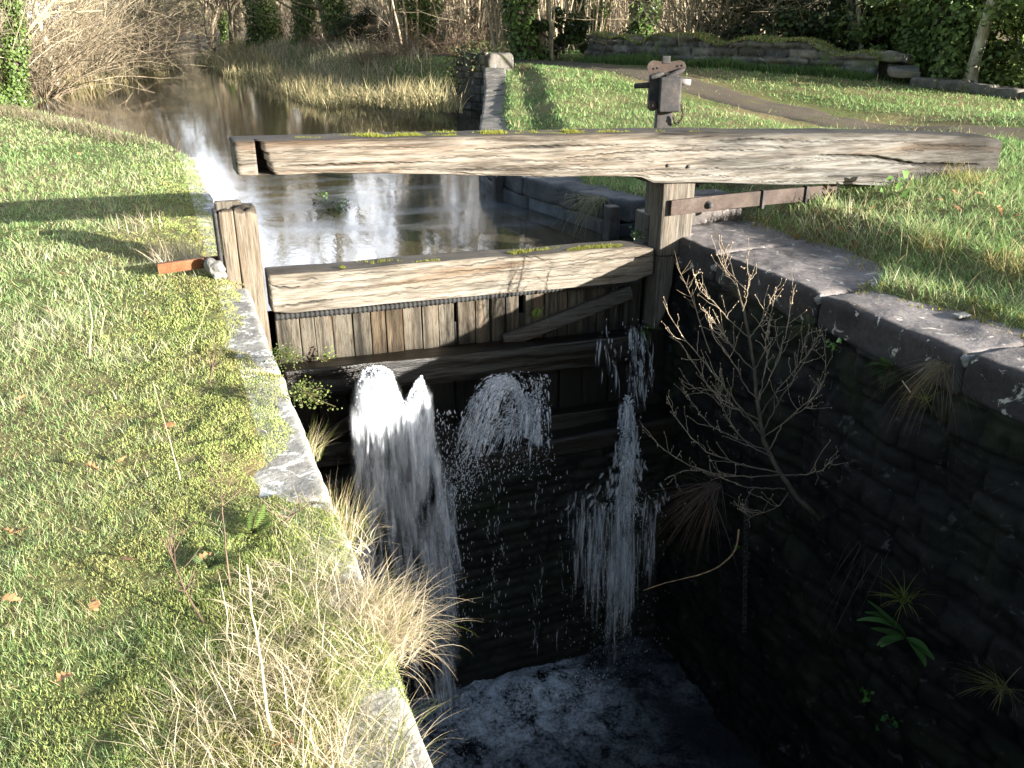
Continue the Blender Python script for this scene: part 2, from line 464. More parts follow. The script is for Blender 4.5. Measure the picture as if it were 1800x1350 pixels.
def mat_pool():
    m = Mat('churned_water'); v = m.coord((1, 1, .3)); d = m.noise(v, 5.2, 10, .74, .45); cl = m.noise(v, 38, 6, .75, .3)
    fo = m.attr('Col')
    a = m.math('MULTIPLY', fo, m.ramp(m.math('ADD', m.math('MULTIPLY', d, .62), m.math('MULTIPLY', cl, .38)), [(.42, 0), (.64, 1)]))
    c = m.mix(a, (.008, .011, .014), (.82, .87, .93))
    r = m.ramp(a, [(0, .06), (1, .6)])
    return m.done(m.pbr(c, r, m.bump(m.math('ADD', d, m.math('MULTIPLY', cl, .4)), .55, .05), spec=.5, IOR=1.33))
M['pool'] = mat_pool()
def mat_spray(name, lo=.38, hi=.62, stretch=(26, 26, 2.6), op=1.0):
    """aerated falling water; 'uvs' = (across, along, random)"""
    m = Mat(name)
    a = m.n('ShaderNodeAttribute'); a.attribute_name = 'uvs'
    sp = m.n('ShaderNodeSeparateXYZ'); m.set(sp, 0, a.outputs['Vector'])
    u, vv, rr = sp.outputs[0], sp.outputs[1], sp.outputs[2]
    fu = m.ramp(u, [(0, 0), (.48, 1), (.52, 1), (1, 0)], 'EASE')
    fv = m.ramp(vv, [(0, 0), (.28, 1), (.5, .85), (1, 0)], 'EASE')
    n = m.noise(m.coord(stretch), 1.0, 5, .6, .3)
    al = m.math('MULTIPLY', m.math('MULTIPLY', fu, fv), m.ramp(n, [(lo, 0), (hi, 1)]))
    al = m.math('MULTIPLY', al, op)
    p = m.pbr((.90, .92, .95), .35, m.bump(n, .6, .03), spec=.5)
    tl = m.n('ShaderNodeBsdfTranslucent'); m.set(tl, 'Color', (.90, .93, .97))
    body = m.mixsh(.4, p, tl.outputs[0])
    tr = m.n('ShaderNodeBsdfTransparent')
    return m.done(m.mixsh(al, tr.outputs[0], body))
M['spray'] = mat_spray('white_water', .36, .58, (24, 24, 3.2), .9)
M['spray_low'] = mat_spray('broken_water', .46, .66, (13, 13, 2.4), .85)
M['spray_dense'] = mat_spray('dense_spray', .30, .54, (34, 34, 14), .95)
M['spray_thin'] = mat_spray('thin_water', .40, .62, (26, 26, 3.4), .8)
m_ = Mat('water_drop'); M['drop'] = m_.done(m_.pbr((.85, .88, .92), .15, spec=.6, Transmission_Weight=.35, IOR=1.33))

# ------------------------------------------------------------------ plan of the place
YG = 5.18                      # gate face
ZW = -0.28                     # canal level
ZP = -3.42                     # level in the emptied lock chamber
Ly = np.array([-40, 10.2, 11.5, 13.5, 16, 18.5, 25, 33, 37.5, 40, 46, 60, 79, 88, 100, 115, 150, 400])
Lx = np.array([.336, .336, .15, -.5, -1.4, -2.4, -1.7, -.6, .9, .75, -.1, .3, .9, -.6, -5, -13, -24, -60])
Ry = np.array([-40, 5.42, 5.44, 6.25, 6.27, 8.15, 9.4, 12.3, 14.6, 17.2, 19, 22, 26, 34, 43, 50, 60, 79, 88, 100, 115, 150, 400])
Rx = np.array([3.312, 3.312, 3.62, 3.62, 3.43, 3.16, 3.36, 4.45, 5.35, 6.28, 5.5, 4.3, 3.6, 2.9, 2.25, 2.6, 2.9, 3.3, 2.2, -1.8, -9, -20, -56])
def Lf(y): return np.interp(y, Ly, Lx)
def Rf(y): return np.interp(y, Ry, Rx)
TRK = np.array([[7.0, 34.0], [7.6, 27], [8.2, 22], [8.6, 18], [8.6, 14.5], [8.4, 11.5], [8.3, 9.0], [8.8, 6.5], [10.2, 3.5], [12.0, 0], [13, -6]])
def track_dist(x, y):
    x = np.asarray(x, float); y = np.asarray(y, float); best = np.full(x.shape, 1e9)
    for (a, b) in zip(TRK[:-1], TRK[1:]):
        ab = b - a; t = np.clip(((x - a[0]) * ab[0] + (y - a[1]) * ab[1]) / (ab @ ab), 0, 1)
        best = np.minimum(best, np.hypot(x - a[0] - t * ab[0], y - a[1] - t * ab[1]))
    return best
def edge_left(x, y):
    """how much of the left coping is bare, measured in from its edge"""
    g = lambda c, w: np.exp(-((y - c) / w) ** 2)
    return .035 + .16 * n2(x, y, 2.6, 3) + .12 * g(2.58, .20) + .17 * g(1.25, .30) + .10 * g(4.1, .3) + .06 * g(1.9, .12) + .06 * g(3.2, .15)
def edge_right(x, y):
    """width of the bare coping slab on the right bank"""
    return np.interp(y, [1.2, 2.2, 2.8, 3.1, 3.35, 3.55, 3.85, 4.2, 5.3, 6.4], [.70, .62, .46, .52, .34, .26, .66, .80, .80, .30]) + .09 * n2(x, y, 2.6, 8)
def gz(x, y):
    x = np.asarray(x, float); y = np.asarray(y, float)
    # left bank
    dl = Lf(y) - x
    eN = edge_left(x, y)
    zl = -.035 + .055 * sstep(eN - .08, eN + .10, dl)
    zl = zl + .035 * n2(x, y, .9, 5) * sstep(.3, 1.2, dl) + .022 * n2(x, y, 4.0, 6) * sstep(.2, .6, dl)
    zl = zl * sstep(0, .1, dl + .2) + .9 * sstep(6, 16, dl) * sstep(14, 30, y) + 5.0 * sstep(14, 60, dl) + .25 * sstep(2.2, 5, dl)*sstep(12,20,y)
    soft = sstep(17, 20, y)
    zl = zl * (1 - soft) + soft * (-.40 + .50 * sstep(0, 1.6, dl) + .35 * sstep(1.5, 6, dl) + 5.0 * sstep(14, 60, dl) + .9 * sstep(6, 16, dl))
    # right bank
    dr = x - Rf(y)
    up = sstep(8.5, 16.5, y)
    cw = .78 * (1 - sstep(5.4, 6.4, y)) + .30 * sstep(5.4, 6.4, y)
    eR = edge_right(x, y)
    zr = -.05 + .085 * sstep(eR - .05, eR + .10, dr) + .125 * sstep(-.05, .22, dr - np.maximum(eR, .92 + .10 * n2(x, y, 1.5, 8))) + .015 * np.clip(dr - 1, 0, 10) + .42 * up * sstep(-.3, .5, dr)
    zr = zr + .045 * n2(x, y, .8, 9) * sstep(.6, 1.6, dr) + .02 * n2(x, y, 3.5, 10) * sstep(.7, 1.2, dr)
    zr = zr + .10 * sstep(1.0, 2.2, dr) * sstep(2.5, 4.5, y) * (1 - sstep(7, 9, y))
    softr = sstep(17.6, 19.5, y)
    zr = zr * (1 - softr) + softr * (-.40 + .95 * sstep(.2, 2.4, dr) + .012 * np.clip(dr, 0, 12))
    zr = zr - .05 * (1 - sstep(.7, 1.3, track_dist(x, y)))
    zr = zr + 7.0 * sstep(11.5, 50, dr) * sstep(8, 20, y + dr * .3) - .2 * sstep(9.5, 11.0, dr) * sstep(-4, 4, 14 - y)
    z = np.where(x < .5 * (Lf(y) + Rf(y)), zl, zr)
    return z

# ground: one sheet; every row runs from far left, down into the cut, and up to far right
def make_ground():
    ys = np.concatenate([np.linspace(-25, -1, 9), np.arange(-.6, 12, .12), np.geomspace(12, 320, 120)])
    ys = np.unique(np.round(np.concatenate([ys, [5.43, 6.26, 10.2, 18.5]]), 4))
    og = np.concatenate([np.linspace(0, 1.4, 24), np.geomspace(1.5, 12, 44), np.geomspace(13, 160, 22)])
    rows = []
    ys2 = []
    for y in ys: 
        ys2.append((y, 0))
    i0 = int(np.searchsorted(ys, YG + .12))
    ys2.insert(i0, (YG + .12, 1)); ys2.insert(i0, (YG + .12, 0))
    ycur = None
    for (y, fl) in ys2:
        bed = -3.9 if (y < YG + .119 or (abs(y - YG - .12) < 1e-6 and fl == 0)) else -1.5
        l, r = float(Lf(y)), float(Rf(y))
        pad = .16 if y < 17.5 else .0
        xl = (l - pad) - og[::-1]; xr = (r + pad) + og
        zl = gz(xl, np.full_like(xl, y)); zr = gz(xr, np.full_like(xr, y))
        xs = np.concatenate([xl, [l - pad + .001, r + pad - .001], xr])
        zs = np.concatenate([zl, [bed, bed], zr])
        rows.append(np.stack([xs, np.full_like(xs, y), zs], 1))
    V = np.stack(rows); nu, nv = V.shape[:2]
    V = V.reshape(-1, 3); x, y = V[:, 0], V[:, 1]
    green = np.array([.11, .125, .04]); straw = np.array([.28, .22, .11]); litter = np.array([.27, .20, .125]); mud = np.array([.06, .05, .035])
    t = sstep(-.25, .35, n2(x, y, .7, 21))[:, None]
    c = green * (1 - t) + straw * .7 * t
    far = np.maximum(sstep(10.2, 12, x - Rf(y)), np.maximum(sstep(5, 8, Lf(y) - x) * sstep(10, 16, y), sstep(30, 45, y)))[:, None]
    c = c * (1 - far) + litter * (.7 + .6 * sstep(-.3, .3, n2(x, y, .5, 22))[:, None]) * far
    low = (V[:, 2] < -.2)[:, None]; c = np.where(low, mud, c)
    o = build('ground', V, [gridfaces(nu, nv)[:, ::-1]], M['ground'], col=c)
    kind(o, 'structure')
make_ground()

def make_track():
    t = np.linspace(0, len(TRK) - 1, 160)
    cx = np.interp(t, np.arange(len(TRK)), TRK[:, 0]); cy = np.interp(t, np.arange(len(TRK)), TRK[:, 1])
    for _ in range(20):
        cx[1:-1] = (cx[:-2] + cx[1:-1] * 2 + cx[2:]) / 4; cy[1:-1] = (cy[:-2] + cy[1:-1] * 2 + cy[2:]) / 4
    d = np.stack([np.gradient(cx), np.gradient(cy)], 1); d /= np.linalg.norm(d, axis=1, keepdims=True); nrm = np.stack([-d[:, 1], d[:, 0]], 1)
    s = np.linspace(-1, 1, 17)
    wob = .52 + .28 * n2(cx, cy, .9, 31)
    P = np.stack([cx, cy], 1)[:, None, :] + nrm[:, None, :] * (s[None, :] * wob[:, None])[..., None]
    z = gz(P[..., 0], P[..., 1]) + .022 - .03 * (np.abs(s)[None, :] ** 6)
    V = np.concatenate([P, z[..., None]], -1).reshape(-1, 3)
    kind(build('track', V, [gridfaces(160, 17)], M['track']), 'structure')
make_track()

def make_water():
    xs = np.linspace(-30, 12, 90); ys = np.concatenate([np.linspace(YG + .16, 30, 60), np.geomspace(31, 300, 40)])
    X, Y = np.meshgrid(xs, ys, indexing='ij')
    V = np.stack([X, Y, np.full_like(X, ZW)], -1).reshape(-1, 3)
    kind(build('canal_water', V, [gridfaces(len(xs), len(ys))], M['canal']), 'structure')
    xs = np.linspace(.2, 3.45, 110); ys = np.linspace(-20, 5.05, 60); ys = np.unique(np.concatenate([np.linspace(-20, 1, 20), np.linspace(1.2, 5.05, 130)]))
    X, Y = np.meshgrid(xs, ys, indexing='ij')
    near = np.exp(-((5.0 - Y) / 1.0) ** 2)
    h = .05 * fbm(np.stack([X * 3.2, Y * 3.2, X * 0], -1), 5, 41) * (0.35 + near) + .05 * np.abs(fbm(np.stack([X * 9, Y * 9, X * 0], -1), 4, 43)) * near + .10 * np.exp(-((4.70 - Y) / .28) ** 2 - ((X - .85) / .35) ** 2) + .07 * np.exp(-((4.78 - Y) / .22) ** 2 - ((X - 2.05) / .35) ** 2)
    V = np.stack([X, Y, ZP + h], -1).reshape(-1, 3)
    foam = .16 + 1.5 * np.exp(-((4.80 - Y) / .55) ** 2) * (.45 + .55 * np.exp(-((X - 2.1) / .8) ** 2)) 
    foam = np.maximum(foam, 1.25 * np.exp(-((4.1 - Y) / .9) ** 2 - ((X - .9) / .6) ** 2))
    foam = np.maximum(foam, 1.5 * np.exp(-((4.78 - .22 * (X - 1.8) ** 2 - Y) / .22) ** 2))
    foam = foam * (1 - .85 * sstep(2.45, 3.0, X + .35 * (Y - 4.2))) * sstep(1.6, 3.4, Y)
    kind(build('chamber_water', V, [gridfaces(len(xs), len(ys))], M['pool'], col=np.repeat(np.clip(foam, 0, 1.5).reshape(-1, 1), 3, 1)), 'structure')
make_water()

# ------------------------------------------------------------------ masonry
def courses(u, v, hmin, hmax, wmin, wmax, seed, joint=.012, jitter=0.0):
    """stone id + depth for wall coordinates (u along, v up)"""
    rg = np.random.default_rng(seed); edges = [v.min() - .01]
    while edges[-1] < v.max() + .01: edges.append(edges[-1] + rg.uniform(hmin, hmax))
    edges = np.array(edges)
    vj = v + jitter * n2(u, v, 1.3, seed) * .5 * hmin
    row = np.clip(np.searchsorted(edges, vj) - 1, 0, len(edges) - 2)
    w = rg.uniform(wmin, wmax, len(edges))[row]; off = rg.uniform(0, 5, len(edges))[row]
    uj = (u + off + jitter * .35 * wmin * n2(u, v, 2.0, seed + 3)) / w; cell = np.floor(uj); fr = uj - cell
    # split boundary per cell for uneven widths
    du = np.minimum(fr, 1 - fr) * w; dv = np.minimum(vj - edges[row], edges[row + 1] - vj)
    d = np.minimum(du, dv)
    cid = _h(cell.astype(np.int64), row.astype(np.int64), np.zeros_like(row), seed); cid2 = _h(cell.astype(np.int64), row.astype(np.int64), np.ones_like(row), seed + 9)
    groove = sstep(0, joint * 2, d)
    return groove, cid, cid2
def relief_wall(name, path, z0, z1, mat, parent, side, hm, wm, seed, depth=.02, proud=.03, res=.02, rough=.012, back=.18, jitter=0.5, base=(1, 1, 1), var=.45):
    """vertical masonry face following a plan path; side = +1 if the face looks to the left of the path direction"""
    path = np.array(path, float); seg = np.hypot(*np.diff(path, axis=0).T); cum = np.concatenate([[0], np.cumsum(seg)])
    L = cum[-1]; nu = max(2, int(L / res) + 1); u = np.linspace(0, L, nu)
    px = np.interp(u, cum, path[:, 0]); py = np.interp(u, cum, path[:, 1])
    z1a = np.interp(u, cum, z1) if np.ndim(z1) else np.full(nu, z1)
    d = np.stack([np.gradient(px), np.gradient(py)], 1); d /= np.linalg.norm(d, axis=1, keepdims=True)
    nr = np.stack([-d[:, 1], d[:, 0]], 1) * side
    nv = max(2, int((np.max(z1a) - z0) / res) + 1); tv = np.linspace(0, 1, nv)
    U = np.repeat(u[:, None], nv, 1); Z = z0 + (z1a[:, None] - z0) * tv[None, :]
    g, c1, c2 = courses(U, Z, hm[0], hm[1], wm[0], wm[1], seed, jitter=jitter)
    f = fbm(np.stack([U * 5, Z * 5, np.zeros_like(U)], -1), 4, seed)
    off = -depth * (1 - g) + proud * (c1 - .5) + rough * f
    X = px[:, None] + nr[:, :1] * off; Y = py[:, None] + nr[:, 1:] * off
    V = np.stack([X, Y, Z], -1)
    tone = (1 - var + 2 * var * c2) * (.35 + .65 * g)
    C = np.array(base) * tone[..., None] * np.stack([1 + .10 * (c1 - .5), np.ones_like(c1), 1 - .12 * (c1 - .5)], -1)
    # top return and back so that the wall has thickness
    top = np.stack([px - nr[:, 0] * back, py - nr[:, 1] * back, z1a], -1)[:, None, :]
    bot = np.stack([px - nr[:, 0] * back, py - nr[:, 1] * back, np.full(nu, z0)], -1)[:, None, :]
    V = np.concatenate([bot, V, top, bot + np.array([0, 0, 1e-4])], 1); Cx = np.concatenate([C[:, :1], C, C[:, -1:], C[:, :1]], 1)
    ff = gridfaces(nu, nv + 3)
    if side > 0: ff = ff[:, ::-1]
    return build(name, V.reshape(-1, 3), [ff], mat, parent, col=Cx.reshape(-1, 3))

# right lock wall
rw = tag(empty('lock_wall', (0, 0, 0)), 'dark shaded stone lock chamber wall with purple grey coping slabs', 'lock wall')
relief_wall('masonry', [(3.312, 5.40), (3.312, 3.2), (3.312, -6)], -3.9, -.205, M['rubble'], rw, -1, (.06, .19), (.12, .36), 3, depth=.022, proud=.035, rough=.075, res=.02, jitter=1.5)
ys = [5.42, 4.62, 3.62, 2.62, 1.45, .2, -1.3, -3.0, -5.0]
for k in range(len(ys) - 1):
    a, b = ys[k + 1], ys[k]; Lg = b - a - .006
    wd = .86 + .0 * random.uniform(-1, 1)
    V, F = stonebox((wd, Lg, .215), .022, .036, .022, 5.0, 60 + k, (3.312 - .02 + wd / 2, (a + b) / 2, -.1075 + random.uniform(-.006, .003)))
    t = random.uniform(.82, 1.12)
    face_shade = sstep(3.35, 3.315, V[:, 0] + .03 * fbm(V * 5, 4, 61) + .06 * np.clip(V[:, 2] + .03, -1, .03)); cc = np.full((len(V), 3), t) * (1 - .70 * face_shade)[:, None]  # shade painted into the colour of the chamber-side face, with a noisy edge
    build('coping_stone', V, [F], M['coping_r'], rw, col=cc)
# quoin block behind the heel post
V, F = stonebox((.5, .38, .30), .03, .02, .008, 5, 81, (3.85, 5.62, .02))
build('quoin_stone', V, [F], M['coping_r'], rw, col=np.full((len(V), 3), .8))

# left lock wall
lw = tag(empty('lock_wall', (0, 0, 0)), 'sunlit left lock wall with pale lichened mossy coping stones', 'lock wall')
relief_wall('masonry', [(.30, -6), (.30, 5.0), (.22, 5.03), (.22, 5.5), (.30, 5.53), (.30, 10.2), (.12, 11.5), (-.53, 13.5), (-1.43, 16), (-2.4, 18.2)], -3.9, -.19, M['rubble'], lw, -1, (.12, .26), (.2, .5), 5, depth=.03, proud=.05, rough=.03, res=.035, jitter=.8)
y = -4.0; k = 0
while y < 10.1:
    Lg = random.uniform(.75, 1.25)
    if y < 5.02 < y + Lg: Lg = 5.02 - y
    if y > 5.0 and y < 5.4: Lg = .42
    rec = .09 if 5.0 < y < 5.3 else 0
    V, F = stonebox((.42, Lg - .012, .19), .025, .035, .016, 4.5, 90 + k, (.336 + .015 - .21 - rec + random.uniform(-.008, .008), y + Lg / 2, -.095 + random.uniform(-.012, .004)))
    build('coping_stone', V, [F], M['coping_l'], lw, col=np.full((len(V), 3), random.uniform(.8, 1.1)))
    y += Lg; k += 1
# upstream right wall with coping that climbs to the pier
uw = tag(empty('canal_wall', (0, 0, 0)), 'blue grey ashlar canal side wall curving away above the gate', 'canal wall')
pth = [(3.62, 5.44), (3.62, 6.25), (3.43, 6.27), (3.36, 6.9), (3.24, 7.6), (3.16, 8.15), (3.22, 8.7), (3.36, 9.4), (3.9, 10.9), (4.45, 12.3), (5.35, 14.6), (6.25, 17.1)]
zt = [-.17, -.17, -.17, -.17, -.17, -.17, -.17, -.15, -.10, -.06, .12, .36]
relief_wall('masonry', pth, -1.5, zt, M['ashlar'], uw, 1, (.24, .34), (.5, 1.0), 8, depth=.02, proud=.03, rough=.012, res=.025, jitter=.15)
pa = np.array(pth)[1:]; za = np.array(zt)[1:]
cu = np.concatenate([[0], np.cumsum(np.hypot(*np.diff(pa, axis=0).T))])
s = .05; k = 0
while s < cu[-1] - .3:
    Lg = min(random.uniform(.6, 1.1), cu[-1] - s)
    p0 = [np.interp(s + .01, cu, pa[:, j]) for j in (0, 1)]; p1 = [np.interp(s + Lg - .01, cu, pa[:, j]) for j in (0, 1)]
    zz = np.interp(s + Lg / 2, cu, za); ang = math.atan2(p1[1] - p0[1], p1[0] - p0[0]); LL = math.hypot(p1[0] - p0[0], p1[1] - p0[1])
    V, F = stonebox((LL - .006, .42, .19), .035, .03, .035, 4.0, 120 + k)
    V[:, 2] += V[:, 0] * (np.interp(s + Lg, cu, za) - np.interp(s, cu, za)) / Lg; V = rotz(V, ang); nx, ny = math.sin(ang), -math.cos(ang)
    V += np.array([(p0[0] + p1[0]) / 2 + nx * .20, (p0[1] + p1[1]) / 2 + ny * .20, zz + .10])
    build('coping_stone', V, [F], M['drystone' if p0[1] > 9 else 'ashlar'], uw, col=np.full((len(V), 3), random.uniform(.75, 1.05)))
    s += Lg; k += 1
# dark iron stop post in the wall groove
V, F = stonebox((.09, .11, 1.2), .06, .012, .004, 8, 7, (3.125, 8.2, -.62))
build('groove_post', V, [F], M['iron'], uw)
V, F = stonebox((.10, .12, 1.2), .06, .012, .004, 8, 9, (3.40, 6.26, -.60))
build('groove_post', V, [F], M['iron'], uw)

# masonry breast wall (sill) under the gate
sw = tag(empty('sill_wall', (0, 0, 0)), 'black wet mossy sill wall below the leaking gate', 'sill wall')
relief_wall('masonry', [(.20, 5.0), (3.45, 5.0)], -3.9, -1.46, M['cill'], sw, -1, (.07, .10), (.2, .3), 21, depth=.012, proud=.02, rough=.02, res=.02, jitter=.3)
V, F = stonebox((3.2, .42, .16), .04, .03, .02, 4, 44, (1.83, 5.14, -1.42)); build('sill_beam', V, [F], M['wet_wood'], sw, col=np.full((len(V), 3), .8))

# ------------------------------------------------------------------ the gate
def groove_mask(x, z, line, w):
    """0 inside a crack polyline [(x,z),...], 1 away from it"""
    L = np.array(line); zc = np.interp(x, L[:, 0], L[:, 1]); on = (x > L[0, 0]) & (x < L[-1, 0])
    tt = np.clip((x - L[0, 0]) / (L[-1, 0] - L[0, 0]), 0, 1); ww = w * np.sqrt(np.clip(4 * tt * (1 - tt), .02, 1))
    wob = .006 * np.interp(x * 37 % 64, np.arange(65), np.concatenate([rngc, rngc[:1]]))
    return np.where(on, np.clip(np.abs(z - zc - wob) / ww, 0, 1), 1.0)
rngc = np.random.default_rng(3).uniform(-1, 1, 64)
gate = tag(empty('lock_gate', (0, 0, 0)), 'weathered oak single leaf lock gate with long balance beam, leaking', 'lock gate')

def fine_cracks(n, xa, xb, top, bot, seed):
    rg = np.random.default_rng(seed); out = []
    for _ in range(n):
        a = rg.uniform(xa, xb - .2); L = rg.uniform(.12, .75); b = min(a + L, xb); f = rg.uniform(.06, .94); g = f + rg.uniform(-.06, .06); xs = np.linspace(a, b, 5)
        out.append(([(q, bot(q) + (top(q) - bot(q)) * (f + (g - f) * i / 4 + rg.uniform(-.015, .015))) for i, q in enumerate(xs)], rg.uniform(.0025, .006), rg.uniform(.006, .02)))
    return out
def make_beam():
    Lb = 5.84; V, F, N = rbox((Lb, .30, 1.0), .016, .03, 420)
    x0 = .37; x = V[:, 0] + Lb / 2 + x0; tz = V[:, 2] + .5
    top = np.interp(x, [.37, 1.6, 3.04, 4.6, 6.07], [.80, .775, .735, .672, .578]) + .012 * fbm(np.stack([x * 1.7, x * 0, x * 0], -1), 4, 2)
    bot = np.interp(x, [.37, 1.2, 2.93, 3.02, 3.30, 4.6, 6.07], [.62, .575, .445, .405, .388, .285, .155]) + .012 * fbm(np.stack([x * 2.2, x * 0 + 5, x * 0], -1), 4, 4)
    e = np.clip((x - 5.98) / .22, 0, 1) ** 2
    top2 = top - e * .045; bot2 = bot + e * .03
    z = bot2 + (top2 - bot2) * tz
    yy = V[:, 1] * (1 - .12 * np.clip((x - 5.95) / .25, 0, 1) ** 2)
    front = (N[:, 1] < -.5)
    dpt = np.zeros(len(V)); crack = np.ones(len(V))
    for line, w, dp in [([(4.35, .52), (4.9, .48), (5.3, .405), (5.75, .375), (5.98, .365)], .014, .06), ([(2.35, .60), (2.8, .62), (3.3, .605), (3.8, .585)], .006, .03),
                        ([(.62, .655), (1.0, .642), (1.5, .63)], .007, .03), ([(1.75, .69), (2.2, .685), (2.75, .665)], .006, .025), ([(3.5, .655), (3.75, .652), (3.95, .645)], .012, .03),
                        ([(2.9, .50), (3.5, .47), (4.3, .43)], .005, .02), ([(4.4, .61), (4.8, .60), (5.3, .565)], .005, .02), ([(1.2, .60), (2.0, .56), (2.9, .50)], .005, .02),
                        ([(5.2, .56), (5.6, .52), (6.0, .50)], .005, .02), ([(3.9, .36), (4.6, .31), (5.4, .26)], .005, .02)] + fine_cracks(46, .45, 6.0, lambda q: np.interp(q, [.37, 3.04, 6.07], [.80, .735, .555]), lambda q: np.interp(q, [.37, 2.93, 3.3, 6.07], [.62, .445, .388, .155]), 5):
        gm = groove_mask(x, z, line, w); dpt = np.maximum(dpt, (1 - gm) * dp); crack = np.minimum(crack, .25 + .75 * gm)
    # broad weathering ridges along the grain
    rid = fbm(np.stack([x * .8, V[:, 1] * 6, tz * 14], -1), 5, 17) * .010
    slot = front & (np.abs(x - (.50 + .03 * (1 - tz))) < .012 + .026 * (1 - tz))
    y = yy + 5.16 + np.where(front, np.where(slot, .20, dpt - rid), 0) - np.where(N[:, 1] > .5, rid, 0)
    z = z + np.where(np.abs(N[:, 2]) > .5, rid * N[:, 2], 0)
    tone = np.where(front, np.where(slot, .12, crack), 1.0)
    # darker timber along the top arris and underside, dirty brown butt
    darken = sstep(.80, .97, tz + .10 * fbm(np.stack([x * 3, x * 0, tz * 4], -1), 4, 5)) * .55
    darken = np.maximum(darken, .68 * sstep(4.9, 5.9, x + .25 * fbm(np.stack([x * 4, tz * 6, x * 0], -1), 3, 8)))
    darken = np.maximum(darken, np.where(N[:, 2] > .5, .62, 0)); darken = np.maximum(darken, np.where(N[:, 2] < -.5, .5, 0))
    C = np.repeat((tone * (1 - darken))[:, None], 3, 1)
    C[:, 1] *= 1 - .06 * darken; C[:, 2] *= 1 - .12 * darken
    pt = fbm(np.stack([x * 2.2, V[:, 1] * 5, tz * 5], -1), 5, 91); st = fbm(np.stack([x * 3.5, V[:, 1] * 9, tz * 26], -1), 4, 95)
    grey = sstep(2.2, 4.2, x + .6 * pt)[:, None]
    C *= (1 - .42 * sstep(.02, .45, pt) - .38 * sstep(.05, .5, st))[:, None] * (np.array([1.05, 1.0, .94]) * (1 - grey) + np.array([.82, .85, .88]) * grey)
    b = build('balance_beam', np.stack([x, y, z], 1), [F], M['oak_x'], gate, col=C)
    # moss along the upper arris
    N_ = 26000; mx = rng.uniform(.7, 3.6, N_); my = 5.05 + np.abs(rng.normal(0, .07, N_))
    keep = n2(mx, my * 4, 2.0, 77) > (-.02 + .25 * sstep(2.3, 3.6, mx) + .3 * sstep(1.0, .6, mx)); mx, my = mx[keep], np.clip(my[keep], 5.02, 5.29); n = len(mx)
    mz = np.interp(mx, [.37, 1.6, 3.04, 4.6, 6.07], [.80, .775, .735, .665, .555]) - .008 - .05 * sstep(5.05, 5.01, my)
    c = np.array([.20, .21, .035]) + rng.uniform(-.04, .06, (n, 1)) * np.array([1, .9, .25])
    Vb, Fb, Cb = blades(np.stack([mx, my, mz], 1), rng.uniform(.008, .024, n) * (.5 + 1.0 * sstep(-.1, .4, n2(mx, my, 9, 78))), rng.uniform(0, 6.28, n), rng.uniform(0, .7, n), rng.uniform(0, .8, n), rng.uniform(.003, .006, n), c, 2)
    build('moss', Vb, Fb, M['moss'], b, col=Cb)
    for px, py in [(1175, 291), (1211, 293)]:
        p = on_y(px, py, 5.0); Vl, Fl = lathe([(0, -.004), (.010, -.004), (.012, .0), (.010, .03), (0, .03)], 10, 'y'); build('bolt', Vl + np.array([p[0], 5.0, p[2]]), [Fl], M['iron'], b)
make_beam()

